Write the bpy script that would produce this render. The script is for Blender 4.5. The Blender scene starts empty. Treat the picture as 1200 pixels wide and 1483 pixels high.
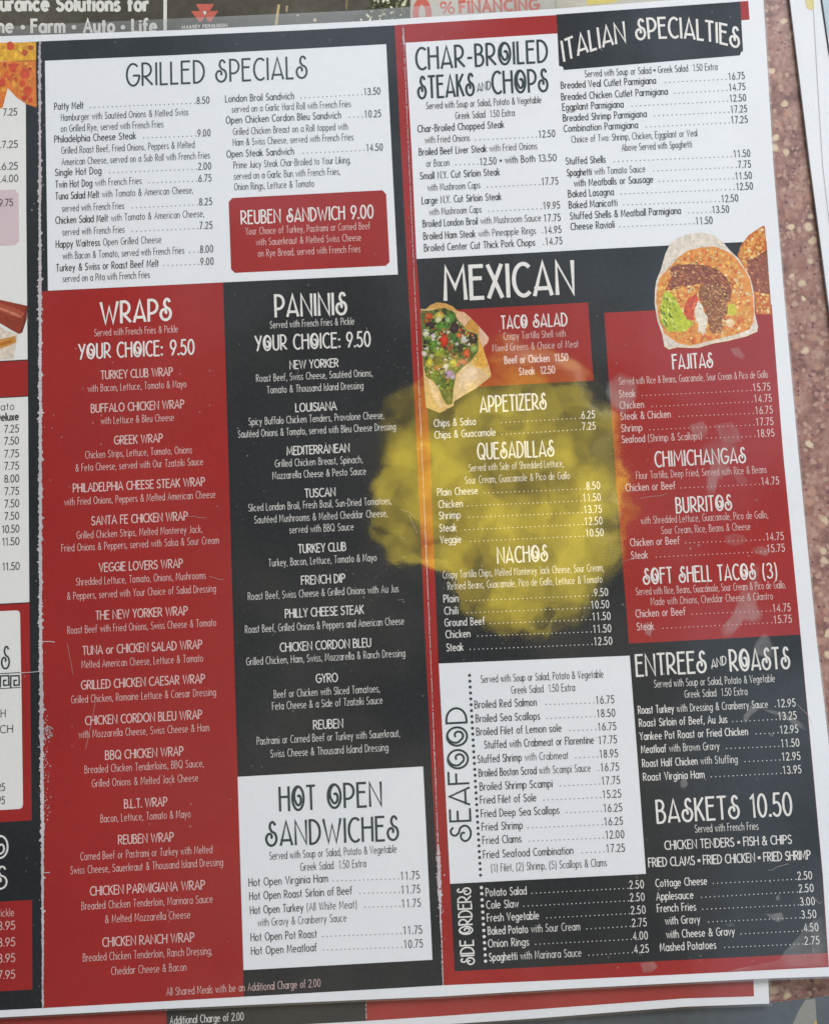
import bpy, math, random
from math import sin, cos, tan, radians, pi
from mathutils import Vector, Matrix

random.seed(7)
SC = bpy.context.scene
COL = SC.collection

# ------------------------------------------------------------------ camera
W_PX, H_PX = 1200.0, 1483.0            # the sheet is laid out on this grid
TILT, DIST, LENS = radians(7.0), 0.482, 28.8
cam_d = bpy.data.cameras.new('camera')
cam_d.sensor_fit = 'VERTICAL'; cam_d.sensor_height = 24.0; cam_d.sensor_width = 24.0
cam_d.lens = LENS; cam_d.clip_start = 0.01; cam_d.clip_end = 50
cam = bpy.data.objects.new('camera', cam_d); COL.objects.link(cam)
cam.location = (0, -DIST * sin(TILT), DIST * cos(TILT))
cam.rotation_euler = (TILT, 0, 0)
SC.camera = cam

# ------------------------------------------------------------------ world and light
world = bpy.data.worlds.new('World'); SC.world = world; world.use_nodes = True
bg = world.node_tree.nodes['Background']
bg.inputs['Strength'].default_value = 1.0
def surroundings():
    """the dim room overhead: brownish straight up, paler and bluer towards the windows, uneven"""
    N, L = world.node_tree.nodes, world.node_tree.links
    tc = N.new('ShaderNodeTexCoord'); sp = N.new('ShaderNodeSeparateXYZ'); L.new(tc.outputs['Generated'], sp.inputs[0])
    def ramp(src, a, b, lo, hi):
        r = N.new('ShaderNodeMapRange'); r.interpolation_type = 'SMOOTHSTEP'
        for i, v in enumerate((a, b, lo, hi)): r.inputs[i + 1].default_value = v
        L.new(src, r.inputs[0]); return r.outputs[0]
    def op(k, a, b):
        m = N.new('ShaderNodeMath'); m.operation = k; L.new(a, m.inputs[0]); L.new(b, m.inputs[1]); return m.outputs[0]
    nz = N.new('ShaderNodeTexNoise'); nz.inputs['Scale'].default_value = 6.5; nz.inputs['Detail'].default_value = 4
    L.new(tc.outputs['Generated'], nz.inputs['Vector'])
    q = op('ADD', ramp(sp.outputs[1], .12, .62, 0, .34), ramp(sp.outputs[0], .10, .50, 0, .50))
    q = op('MULTIPLY', q, ramp(nz.outputs['Fac'], .32, .64, .45, 1.35))
    base = op('MULTIPLY', ramp(nz.outputs['Fac'], .36, .64, .10, .36), ramp(sp.outputs[0], -.30, -.06, .10, 1.0))
    tot = op('ADD', q, base)
    mx = N.new('ShaderNodeMix'); mx.data_type = 'RGBA'; L.new(ramp(q, .0, .2, 0, 1), mx.inputs[0])
    mx.inputs[6].default_value = (1, .84, .66, 1); mx.inputs[7].default_value = (.80, .93, 1.08, 1)
    v = N.new('ShaderNodeVectorMath'); v.operation = 'SCALE'; L.new(mx.outputs[2], v.inputs[0]); L.new(tot, v.inputs['Scale'])
    L.new(v.outputs[0], bg.inputs['Color'])
surroundings()

def area(name, loc, target, sx, sy, power, color):
    d = bpy.data.lights.new(name, 'AREA'); d.shape = 'RECTANGLE'; d.size = sx; d.size_y = sy
    d.energy = power; d.color = color
    o = bpy.data.objects.new(name, d); COL.objects.link(o); o.location = loc
    o.rotation_euler = (Vector(target) - Vector(loc)).to_track_quat('-Z', 'Y').to_euler()
    return o
area('window_light', (1.0, 1.7, 1.5), (0, 0, 0), 1.5, 0.8, 56, (.985, .985, 1.0))
area('side_window_light', (1.9, 0.1, 0.95), (0, 0, 0), 1.2, 0.7, 15, (1.0, .98, .985))

vs = SC.view_settings
vs.view_transform = 'Standard'; vs.look = 'None'; vs.exposure = 0.0; vs.gamma = 1.0; vs.use_curve_mapping = False

# ------------------------------------------------------------------ layout helpers
TV = 12.0 / LENS; TH = TV * 828.0 / 1024.0
RM = Matrix.Rotation(TILT, 3, 'X'); CL = Vector(cam.location)
def spot(px, py, z):
    """sheet grid -> the point of the horizontal plane at height z"""
    d = RM @ Vector(((px / W_PX - .5) * 2 * TH, -(py / H_PX - .5) * 2 * TV, -1.0))
    t = (z - CL.z) / d.z
    return (CL.x + d.x * t, CL.y + d.y * t, z)

def empty(name, label, cat, loc, group=None):
    o = bpy.data.objects.new(name, None); COL.objects.link(o); o.location = loc
    o.empty_display_size = .02
    o['label'] = label; o['category'] = cat
    if group: o['group'] = group
    return o

def origin(o):
    v = Vector((0, 0, 0))
    while o is not None:
        v += Vector(o.location); o = o.parent
    return v

class Mesh:
    def __init__(s): s.v = []; s.f = []; s.c = []; s.k = 0
    def poly(s, pts, z, col=None):
        b = len(s.v)
        s.v += [spot(x, y, z) for x, y in pts]
        s.f.append(tuple(range(b, b + len(pts)))); s.c.append(col)
    def slab(s, pts, z0, z1):
        """closed flat body between two heights; the outline is on the sheet grid"""
        if sum(p[0] * q[1] - q[0] * p[1] for p, q in zip(pts, pts[1:] + pts[:1])) > 0: pts = pts[::-1]
        n = len(pts); b = len(s.v)
        top = [spot(x, y, z1) for x, y in pts]
        s.v += top + [(x, y, z0) for x, y, _ in top]
        s.f.append(tuple(range(b, b + n))); s.c.append(None)
        s.f.append(tuple(range(b + 2 * n - 1, b + n - 1, -1))); s.c.append(None)
        for i in range(n):
            j = (i + 1) % n
            s.f.append((b + i, b + n + i, b + n + j, b + j)); s.c.append(None)
    def ribbon(s, pts, w, z, col=None):
        """a printed stroke: a narrow strip with its middle a few microns proud"""
        P = [pts[0]]
        for p in pts[1:]:
            if abs(p[0] - P[-1][0]) + abs(p[1] - P[-1][1]) > 1e-4: P.append(p)
        closed = len(P) > 3 and abs(P[0][0] - P[-1][0]) + abs(P[0][1] - P[-1][1]) < 1e-3
        n = len(P)
        if n < 2: return
        z = z + (s.k % 9) * 1.2e-6; s.k += 1
        h = w / 2.0; b = len(s.v)
        for i, (x, y) in enumerate(P):
            if i > 0: a = P[i - 1]
            else: a = P[-2] if closed else None
            if i < n - 1: c = P[i + 1]
            else: c = P[1] if closed else None
            def nrm(p, q):
                dx, dy = q[0] - p[0], q[1] - p[1]; l = math.hypot(dx, dy) or 1e-9
                return (-dy / l, dx / l)
            if a and c:
                n1, n2 = nrm(a, (x, y)), nrm((x, y), c)
                mx, my = n1[0] + n2[0], n1[1] + n2[1]; ml = math.hypot(mx, my)
                if ml < .35: mx, my = n1; k = 1.0
                else:
                    mx /= ml; my /= ml; k = min(1.9, 1.0 / max(.4, mx * n1[0] + my * n1[1]))
            else:
                mx, my = nrm((x, y), c) if c else nrm(a, (x, y)); k = 1.0
                ex = h * .55 * (-1 if c else 1)                     # blunt round ends
                x += my * ex; y -= mx * ex
            q = h * k
            s.v += [spot(x + mx * q, y + my * q, z), spot(x, y, z + 4e-6), spot(x - mx * q, y - my * q, z)]
        for i in range(n - 1):
            r = b + 3 * i
            s.f += [(r, r + 3, r + 4, r + 1), (r + 1, r + 4, r + 5, r + 2)]; s.c += [col, col]
    def fan(s, pts, z, mid, rim):
        """a printed morsel whose colour runs from its middle to its rim"""
        n = len(pts); b = len(s.v)
        cx = sum(p[0] for p in pts) / n; cy = sum(p[1] for p in pts) / n
        s.v += [spot(cx - .15, cy - .2, z)] + [spot(x, y, z) for x, y in pts]
        for i in range(n):
            s.f.append((b, b + 1 + (i + 1) % n, b + 1 + i)); s.c.append([mid, rim, rim])
    def disc(s, x, y, r, z, col=None, n=8, ph=0.0):
        s.poly([(x + r * cos(ph + 2 * pi * i / n), y + r * sin(ph + 2 * pi * i / n)) for i in range(n)], z, col)
    def build(s, name, mat, parent=None, label=None):
        o0 = origin(parent)
        me = bpy.data.meshes.new(name)
        me.from_pydata([(x - o0.x, y - o0.y, z - o0.z) for x, y, z in s.v], [], s.f)
        if any(c is not None for c in s.c):
            at = me.color_attributes.new('ink', 'FLOAT_COLOR', 'CORNER')
            for p in me.polygons:
                c = s.c[p.index] or (1, 1, 1)
                for k, li in enumerate(p.loop_indices):
                    q = c[k] if isinstance(c, list) else c
                    at.data[li].color = (q[0], q[1], q[2], 1)
        me.update()
        # printed faces look up
        flip = [p for p in me.polygons if p.normal.z < -.5 and len(s.v) and not s_is_slab(name)]
        if flip:
            import bmesh
            bm = bmesh.new(); bm.from_mesh(me); bm.faces.ensure_lookup_table()
            bmesh.ops.reverse_faces(bm, faces=[bm.faces[p.index] for p in flip]); bm.to_mesh(me); bm.free()
        me.materials.append(mat)
        o = bpy.data.objects.new(name, me); COL.objects.link(o)
        if parent is not None: o.parent = parent
        if label: o['label'] = label
        return o
def s_is_slab(name): return name in ('sheet', 'sealed_edge')

# ------------------------------------------------------------------ materials
def srgb(r, g, b):
    f = lambda c: (c / 255 / 12.92) if c <= 10 else ((c / 255 + .055) / 1.055) ** 2.4
    return (f(r), f(g), f(b))
def nodes(name):
    m = bpy.data.materials.new(name); m.use_nodes = True
    nt = m.node_tree; return m, nt, nt.nodes, nt.links, nt.nodes['Principled BSDF']
def ink(name, col, grain=.06, scale=900, rough=.6, patch=.05):
    """printing ink on paper: fine grain and slow unevenness"""
    m, nt, N, L, B = nodes(name)
    tc = N.new('ShaderNodeTexCoord')
    n1 = N.new('ShaderNodeTexNoise'); n1.inputs['Scale'].default_value = scale; n1.inputs['Detail'].default_value = 3
    n2 = N.new('ShaderNodeTexNoise'); n2.inputs['Scale'].default_value = 22; n2.inputs['Detail'].default_value = 4
    L.new(tc.outputs['Object'], n1.inputs['Vector']); L.new(tc.outputs['Object'], n2.inputs['Vector'])
    a = N.new('ShaderNodeMapRange'); a.inputs[1].default_value = .3; a.inputs[2].default_value = .7
    a.inputs[3].default_value = 1 - grain; a.inputs[4].default_value = 1 + grain
    b = N.new('ShaderNodeMapRange'); b.inputs[1].default_value = .3; b.inputs[2].default_value = .7
    b.inputs[3].default_value = 1 - patch; b.inputs[4].default_value = 1 + patch
    L.new(n1.outputs['Fac'], a.inputs[0]); L.new(n2.outputs['Fac'], b.inputs[0])
    k = N.new('ShaderNodeMath'); k.operation = 'MULTIPLY'; L.new(a.outputs[0], k.inputs[0]); L.new(b.outputs[0], k.inputs[1])
    v = N.new('ShaderNodeVectorMath'); v.operation = 'SCALE'; v.inputs[0].default_value = col
    L.new(k.outputs[0], v.inputs['Scale']); L.new(v.outputs[0], B.inputs['Base Color'])
    B.inputs['Roughness'].default_value = rough; B.inputs['Specular IOR Level'].default_value = 0.0
    return m
def pictured(name):
    """a printed photograph: the colours are carried by the print"""
    m, nt, N, L, B = nodes(name)
    at = N.new('ShaderNodeAttribute'); at.attribute_name = 'ink'
    tc = N.new('ShaderNodeTexCoord')
    n1 = N.new('ShaderNodeTexNoise'); n1.inputs['Scale'].default_value = 420; n1.inputs['Detail'].default_value = 4
    L.new(tc.outputs['Object'], n1.inputs['Vector'])
    a = N.new('ShaderNodeMapRange'); a.inputs[1].default_value = .3; a.inputs[2].default_value = .7
    n1.inputs['Scale'].default_value = 620; n1.inputs['Detail'].default_value = 6; n1.inputs['Roughness'].default_value = .65
    a.inputs[3].default_value = .74; a.inputs[4].default_value = 1.2; L.new(n1.outputs['Fac'], a.inputs[0])
    v = N.new('ShaderNodeVectorMath'); v.operation = 'SCALE'
    L.new(at.outputs['Color'], v.inputs[0]); L.new(a.outputs[0], v.inputs['Scale'])
    L.new(v.outputs[0], B.inputs['Base Color'])
    B.inputs['Roughness'].default_value = .6; B.inputs['Specular IOR Level'].default_value = 0
    return m
def film(name, milk, ior=1.85, dust=0.0, bump=.0, tint=(.9, .9, .88)):
    """clear plastic film: see-through, mirror-like at the surface, a little milky"""
    m, nt, N, L, B = nodes(name)
    N.remove(B); out = N['Material Output']
    tc = N.new('ShaderNodeTexCoord')
    tr = N.new('ShaderNodeBsdfTransparent')
    df = N.new('ShaderNodeBsdfDiffuse'); df.inputs['Color'].default_value = (*tint, 1)
    gl = N.new('ShaderNodeBsdfGlossy'); gl.inputs['Roughness'].default_value = .04
    fr = N.new('ShaderNodeFresnel'); fr.inputs['IOR'].default_value = ior
    ge = N.new('ShaderNodeNewGeometry'); ix = N.new('ShaderNodeMapRange')           # a thin film mirrors alike from both sides
    ix.inputs[3].default_value = ior; ix.inputs[4].default_value = 1 / ior
    L.new(ge.outputs['Backfacing'], ix.inputs[0]); L.new(ix.outputs[0], fr.inputs['IOR'])
    mk = N.new('ShaderNodeMixShader'); L.new(tr.outputs[0], mk.inputs[1]); L.new(df.outputs[0], mk.inputs[2])
    mk.inputs[0].default_value = milk
    if dust:
        vo = N.new('ShaderNodeTexVoronoi'); vo.inputs['Scale'].default_value = 260
        L.new(tc.outputs['Object'], vo.inputs['Vector'])
        lt = N.new('ShaderNodeMath'); lt.operation = 'LESS_THAN'; lt.inputs[1].default_value = .115
        L.new(vo.outputs['Distance'], lt.inputs[0])
        sp = N.new('ShaderNodeSeparateColor'); L.new(vo.outputs['Color'], sp.inputs[0])
        g1 = N.new('ShaderNodeMath'); g1.operation = 'GREATER_THAN'; g1.inputs[1].default_value = .78
        L.new(sp.outputs[0], g1.inputs[0])
        nz = N.new('ShaderNodeTexNoise'); nz.inputs['Scale'].default_value = 14; nz.inputs['Detail'].default_value = 2
        L.new(tc.outputs['Object'], nz.inputs['Vector'])
        mr = N.new('ShaderNodeMapRange'); mr.inputs[1].default_value = .42; mr.inputs[2].default_value = .68
        mr.inputs[3].default_value = 0; mr.inputs[4].default_value = dust; L.new(nz.outputs['Fac'], mr.inputs[0])
        q = N.new('ShaderNodeMath'); q.operation = 'MULTIPLY'; L.new(lt.outputs[0], q.inputs[0]); L.new(g1.outputs[0], q.inputs[1])
        q2 = N.new('ShaderNodeMath'); q2.operation = 'MULTIPLY_ADD'; L.new(q.outputs[0], q2.inputs[0]); L.new(mr.outputs[0], q2.inputs[1])
        q2.inputs[2].default_value = milk; L.new(q2.outputs[0], mk.inputs[0])
    if bump:
        n1 = N.new('ShaderNodeTexNoise'); n1.inputs['Scale'].default_value = 26; n1.inputs['Detail'].default_value = 3
        n1.inputs['Roughness'].default_value = .48
        L.new(tc.outputs['Object'], n1.inputs['Vector'])
        bp = N.new('ShaderNodeBump'); bp.inputs['Strength'].default_value = 1.0; bp.inputs['Distance'].default_value = bump
        L.new(n1.outputs['Fac'], bp.inputs['Height'])
        L.new(bp.outputs[0], gl.inputs['Normal']); L.new(bp.outputs[0], fr.inputs['Normal'])
    mx = N.new('ShaderNodeMixShader'); L.new(fr.outputs[0], mx.inputs[0])
    L.new(mk.outputs[0], mx.inputs[1]); L.new(gl.outputs[0], mx.inputs[2]); L.new(mx.outputs[0], out.inputs['Surface'])
    return m

M_PAPER = ink('white_paper', (.785, .80, .835), .012, 500, .7, .012)
M_CREAM = ink('cream_paper', (.78, .775, .755), .012, 500, .7, .012)
M_NAVY = ink('charcoal_navy_ink', (.018, .0225, .027), .18, 800, .6, .16)
M_RED = ink('dark_red_ink', (.355, .021, .020), .07, 900, .6, .06)
M_PINK = ink('pale_pink_ink', (.66, .53, .565), .02)
M_TEXT = ink('dark_lettering_ink', (.030, .036, .040), .1)
M_HEAD = ink('slate_lettering_ink', (.035, .055, .060), .1)
M_LIGHT = ink('white_lettering_ink', (.78, .76, .735), .05)
M_ROSE = ink('rose_white_lettering_ink', (.74, .53, .51), .05)
M_FRAY = ink('frayed_paper', (.56, .51, .53), .22, 1800, .9, .25)
M_SCUFF = ink('faint_scuff', (.50, .40, .40), .2, 2500, .9, .3)
M_PHOTO = pictured('printed_photograph')
M_FILM = film('laminate_film', .012, 1.95, .16, .00016)
M_WARM_HAZE = film('painted_warm_haze', .07, 1.9, 0, .0002, (.50, .44, .36))  # warm reflection haze painted into the lower menu's film
M_EDGE = film('clear_laminate_edge', .05, 1.7, 0, .0002, (.80, .80, .70))
M_GLARE = film('painted_glare', .13, 1.02, 0, 0, (.80, .78, .76))  # pale glare on the laminate, painted as a milky layer
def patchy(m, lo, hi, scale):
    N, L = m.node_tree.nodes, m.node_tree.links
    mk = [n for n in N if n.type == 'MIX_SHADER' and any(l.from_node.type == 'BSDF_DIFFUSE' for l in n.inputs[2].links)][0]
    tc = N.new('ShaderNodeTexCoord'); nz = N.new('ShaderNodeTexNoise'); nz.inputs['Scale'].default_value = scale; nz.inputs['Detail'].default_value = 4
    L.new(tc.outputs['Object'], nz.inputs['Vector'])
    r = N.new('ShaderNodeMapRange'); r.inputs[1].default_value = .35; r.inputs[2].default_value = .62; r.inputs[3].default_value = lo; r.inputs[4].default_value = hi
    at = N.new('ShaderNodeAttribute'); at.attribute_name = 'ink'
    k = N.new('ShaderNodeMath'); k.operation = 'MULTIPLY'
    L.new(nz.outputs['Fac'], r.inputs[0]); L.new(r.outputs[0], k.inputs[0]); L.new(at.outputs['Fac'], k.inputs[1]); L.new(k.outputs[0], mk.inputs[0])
patchy(M_GLARE, .05, .20, 60)

# ------------------------------------------------------------------ stroke lettering
def make_font(N):
    def E(cx, cy, rx, ry, a0, a1):
        n = max(3, int(N * abs(a1 - a0) / 360.0 + .5))
        return [(cx + rx * cos(radians(a0 + (a1 - a0) * i / n)), cy + ry * sin(radians(a0 + (a1 - a0) * i / n))) for i in range(n + 1)]
    X = 64
    bowl = lambda cx=17: E(cx, 32, 17, 32, 0, 360)
    ee = [(0.5, 35), (33.5, 35)] + E(17, 32, 17, 32, 8, 312)
    F = {
     'a': (34, [bowl(), [(34, X), (34, 0)]]),
     'b': (34, [[(0, 102), (0, 0)], bowl()]),
     'c': (30, [E(17, 32, 17, 32, 52, 308)]),
     'd': (34, [bowl(), [(34, 102), (34, 0)]]),
     'e': (34, [ee]),
     'f': (20, [E(19, 86, 11, 16, 70, 180) + [(8, 0)], [(0, 60), (19, 60)]]),
     'g': (34, [bowl(), [(34, X), (34, -10)] + E(17, -10, 17, 20, 0, -150)]),
     'h': (30, [[(0, 102), (0, 0)], [(0, 38)] + E(15, 40, 15, 24, 180, 0) + [(30, 0)]]),
     'i': (2, [[(1, 62), (1, 0)], [(1, 85), (1, 89)]]),
     'j': (8, [[(7, 62), (7, -14)] + E(0, -14, 7, 14, 0, -80), [(7, 85), (7, 89)]]),
     'k': (27, [[(0, 102), (0, 0)], [(25, 62), (1, 27)], [(9, 37), (27, 0)]]),
     'l': (2, [[(1, 102), (1, 0)]]),
     'm': (50, [[(0, X), (0, 0)], [(0, 38)] + E(12.5, 42, 12.5, 22, 180, 0) + [(25, 0)], [(25, 38)] + E(37.5, 42, 12.5, 22, 180, 0) + [(50, 0)]]),
     'n': (30, [[(0, X), (0, 0)], [(0, 38)] + E(15, 40, 15, 24, 180, 0) + [(30, 0)]]),
     'o': (34, [bowl()]),
     'p': (34, [[(0, X), (0, -30)], bowl()]),
     'q': (34, [bowl(), [(34, X), (34, -30)]]),
     'r': (18, [[(0, X), (0, 0)], [(0, 36)] + E(15, 40, 15, 24, 180, 75)]),
     's': (24, [E(12.5, 47, 11, 17, 35, 270) + E(12, 15, 12, 15, 88, -150)]),
     't': (18, [[(9, 90), (9, 0)], [(0, 61), (18, 61)]]),
     'u': (30, [[(0, X)] + E(15, 24, 15, 24, 180, 360) + [(30, X)], [(30, 26), (30, 0)]]),
     'v': (30, [[(0, X), (15, 1), (30, X)]]),
     'w': (46, [[(0, X), (12, 1), (23, 60), (34, 1), (46, X)]]),
     'x': (27, [[(0, X), (27, 0)], [(27, X), (0, 0)]]),
     'y': (30, [[(0, X), (15, 4)], [(30, X), (6, -30)]]),
     'z': (27, [[(1, 62), (26, 62), (0, 1), (27, 1)]]),
     '\u00e9': (34, [ee, [(14, 78), (24, 92)]]),
     'A': (44, [[(0, 0), (22, 100), (44, 0)], [(8, 34), (36, 34)]]),
     'B': (34, [[(0, 0), (0, 100), (12, 100)] + E(12, 77, 17, 23, 90, -90) + [(0, 54)], [(12, 54)] + E(14, 27, 20, 27, 90, -90) + [(0, 0)]]),
     'C': (40, [E(26, 50, 26, 50, 55, 305)]),
     'D': (40, [[(0, 0), (0, 100), (8, 100)] + E(8, 50, 32, 50, 90, -90) + [(0, 0)]]),
     'E': (30, [[(30, 100), (0, 100), (0, 0), (30, 0)], [(0, 53), (27, 53)]]),
     'F': (28, [[(28, 100), (0, 100), (0, 0)], [(0, 53), (25, 53)]]),
     'G': (46, [E(26, 50, 26, 50, 55, 345) + [(50, 48), (28, 48)]]),
     'H': (38, [[(0, 100), (0, 0)], [(38, 100), (38, 0)], [(0, 52), (38, 52)]]),
     'I': (2, [[(1, 100), (1, 0)]]),
     'J': (18, [[(17, 100), (17, 20)] + E(7, 20, 10, 20, 0, -130)]),
     'K': (34, [[(0, 100), (0, 0)], [(33, 100), (1, 45)], [(10, 59), (34, 0)]]),
     'L': (26, [[(0, 100), (0, 0), (26, 0)]]),
     'M': (52, [[(0, 0), (5, 100), (26, 18), (47, 100), (52, 0)]]),
     'N': (40, [[(0, 0), (0, 100), (40, 0), (40, 100)]]),
     'O': (50, [E(25, 50, 25, 50, 90, 450)]),
     'P': (32, [[(0, 0), (0, 100), (12, 100)] + E(12, 73, 20, 27, 90, -90) + [(0, 46)]]),
     'Q': (50, [E(25, 50, 25, 50, 90, 450), [(29, 26), (48, -4)]]),
     'R': (34, [[(0, 0), (0, 100), (12, 100)] + E(12, 74, 20, 26, 90, -90) + [(0, 48)], [(12, 48), (34, 0)]]),
     'S': (32, [E(17, 75, 14, 25, 35, 268) + E(16, 25, 16, 25, 88, -150)]),
     'T': (34, [[(0, 100), (34, 100)], [(17, 100), (17, 0)]]),
     'U': (36, [[(0, 100), (0, 24)] + E(18, 24, 18, 24, 180, 360) + [(36, 100)]]),
     'V': (40, [[(0, 100), (20, 1), (40, 100)]]),
     'W': (60, [[(0, 100), (15, 1), (30, 96), (45, 1), (60, 100)]]),
     'X': (36, [[(0, 100), (36, 0)], [(36, 100), (0, 0)]]),
     'Y': (36, [[(0, 100), (18, 46), (36, 100)], [(18, 46), (18, 0)]]),
     'Z': (34, [[(1, 100), (33, 100), (0, 1), (34, 1)]]),
     '0': (38, [E(19, 50, 19, 50, 90, 450)]),
     '1': (22, [[(2, 84), (16, 100), (16, 0)]]),
     '\u0131': (36, [[(8, 84), (22, 100), (22, 0)]]),
     '2': (34, [E(17, 74, 16, 26, 165, -35) + [(0, 1), (35, 1)]]),
     '3': (34, [E(15, 76, 15, 24, 150, -90) + E(15, 26, 19, 26, 90, -150)]),
     '4': (38, [[(29, 0), (29, 100), (0, 26), (38, 26)]]),
     '5': (34, [[(32, 100), (8, 100), (4, 58)] + E(15, 31, 19, 31, 120, -145)]),
     '6': (36, [[(26, 100), (4, 46)] + E(18, 30, 18, 30, 150, 510)]),
     '7': (34, [[(0, 100), (34, 100), (9, 0)]]),
     '8': (34, [E(17, 76, 14, 24, -90, 270), E(17, 26, 17, 26, 90, 450)]),
     '9': (36, [[(10, 0), (32, 54)] + E(18, 70, 18, 30, -30, 330)]),
     '.': (4, [[(2, 2), (2, 7)]]), ',': (6, [[(5, 9), (2, -14)]]),
     ':': (4, [[(2, 3), (2, 8)], [(2, 52), (2, 57)]]),
     '-': (20, [[(2, 40), (18, 40)]]),
     '(': (15, [E(19, 42, 17, 70, 122, 238)]), ')': (15, [E(-4, 42, 17, 70, 58, -58)]),
     '&': (42, [[(42, 0), (10, 72)] + E(19, 80, 9.5, 18, 200, -20) + [(8, 44)] + E(17, 24, 16, 24, 130, 330) + [(40, 50)]]),
     '%': (64, [E(13, 74, 13, 26, 0, 360), E(51, 26, 13, 26, 0, 360), [(50, 100), (14, 0)]]),
     '\u2022': (16, [[(8, 38), (8, 52)]]),
    }
    D = dict(F)                                                      # the display face
    def spiral(cx, cy, rx, ry, a0, a1, r0, r1):
        n = max(8, int(N * abs(a1 - a0) / 300.0))
        return [(cx + rx * (r0 + (r1 - r0) * i / n) * cos(radians(a0 + (a1 - a0) * i / n)),
                 cy + ry * (r0 + (r1 - r0) * i / n) * sin(radians(a0 + (a1 - a0) * i / n))) for i in range(n + 1)]
    D['O'] = (50, [spiral(28, 46, 25, 50, 475, 200, .26, .60) + spiral(26, 48, 25.5, 50, 200, 90, .60, 1.0)[1:] + E(25, 50, 25, 50, 90, -270)[1:]])
    D['S'] = (42, [E(26, 79, 11, 21, 25, 195) + [(22, 60)] + E(20, 30, 21, 30, 52, -190)[0:] + spiral(16, 34, 15, 22, 160, -10, 1.0, .3)[1:]])
    D['A'] = (46, [[(0, 0), (24, 100), (46, 0)], [(2, 20), (41, 20)]])
    D['R'] = (38, [[(0, 0), (0, 100), (12, 100)] + E(12, 70, 22, 30, 90, -90) + [(4, 40)], [(8, 40), (38, 2)]])
    D['P'] = (36, [[(0, 0), (0, 100), (12, 100)] + E(12, 68, 24, 32, 90, -90) + [(0, 36)]])
    D['E'] = (32, [[(32, 100), (0, 100), (0, 0), (32, 0)], [(0, 62), (27, 62)]])
    D['F'] = (30, [[(32, 100), (0, 100), (0, 0)], [(0, 62), (27, 62)]])
    D['G'] = (46, [E(25, 50, 25, 50, 50, 352) + [(46, 46), (26, 46)]])
    D['H'] = (40, [[(0, 100), (0, 0)], [(40, 100), (40, 0)], [(0, 58), (40, 58)]])
    D['M'] = (56, [[(0, 0), (4, 100), (28, 36), (52, 100), (56, 0)]])
    D['N'] = (44, [[(0, 0), (0, 100), (44, 0), (44, 100)]])
    D['Y'] = (40, [[(0, 100), (20, 48)], [(40, 100), (12, 0)]])
    D['W'] = (70, [[(0, 100), (19, 1), (35, 78), (51, 1), (70, 100)]])
    D['.'] = (4, [[(2, 1), (2, 6)]])
    return F, D
BODY, _ = make_font(13)
_, DISP = make_font(40)

def lerp_tab(v, xs, ys):
    if v <= xs[0]: return ys[0]
    for i in range(len(xs) - 1):
        if v <= xs[i + 1]: return ys[i] + (ys[i + 1] - ys[i]) * (v - xs[i]) / (xs[i + 1] - xs[i])
    return ys[-1]
SLX = (60, 570, 600, 1130); SLY = (0, 130, 420, 1000, 1400)
SLT = ((-.045, -.053, -.062, -.073), (-.044, -.048, -.055, -.053), (-.049, -.046, -.053, -.049), (-.054, -.057, -.043, -.049), (-.057, -.058, -.053, -.048))
def slope(x, y): return lerp_tab(y, SLY, [lerp_tab(x, SLX, r) for r in SLT])
def lean(x): return lerp_tab(x, (55, 335, 612, 1130), (.004, .029, .0425, .086))

def layout(txt, font, wts, gap, space):
    """glyph strokes in font units, each with its stroke width"""
    out = []; x = 0.0; wi = 0; last = 0
    for ch in txt:
        if ch == '~': wi = 1 - wi; continue
        if ch == ' ': x += space; continue
        adv, st = font[ch]
        for s in st: out.append(([(x + a, b) for a, b in s], wts[wi], ch))
        last = x + adv
        x += adv + (gap if ch != '.' or gap < 20 else gap * .8)
    return out, last
ZT = 9e-5                                                            # lettering sits this far above the page base
def write(m, x0, y0, x1, txt, cap, wts=(1.5, 1.05), font=None, y1=None, gap=15, space=33, natural=None, z=ZT):
    font = font or BODY
    st, wd = layout(txt, font, wts, gap, space)
    ins = wts[0] * .5
    sx = natural if natural else (x1 - x0 - 2 * ins) / wd
    sl = slope((x0 + (x1 or x0)) / 2, y0) if y1 is None else (y1 - y0) / (x1 - x0)
    ln = lean(x0)
    k = cap / 100.0
    for pts, w, ch in st:
        jx, jy = random.uniform(-.12, .12), random.uniform(-.1, .1)
        m.ribbon([(x0 + ins + a * sx - b * k * ln + jx, y0 + (a * sx) * sl - b * k + jy) for a, b in pts],
                 w * (1.25 if ch in '.\u2022:' else 1) if ch != '\u2022' else cap * .32, z)
    return x0 + 2 * ins + wd * sx
def hb(y): return 9.6 + 1.7 * min(1, max(0, y / 1400.0))

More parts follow.
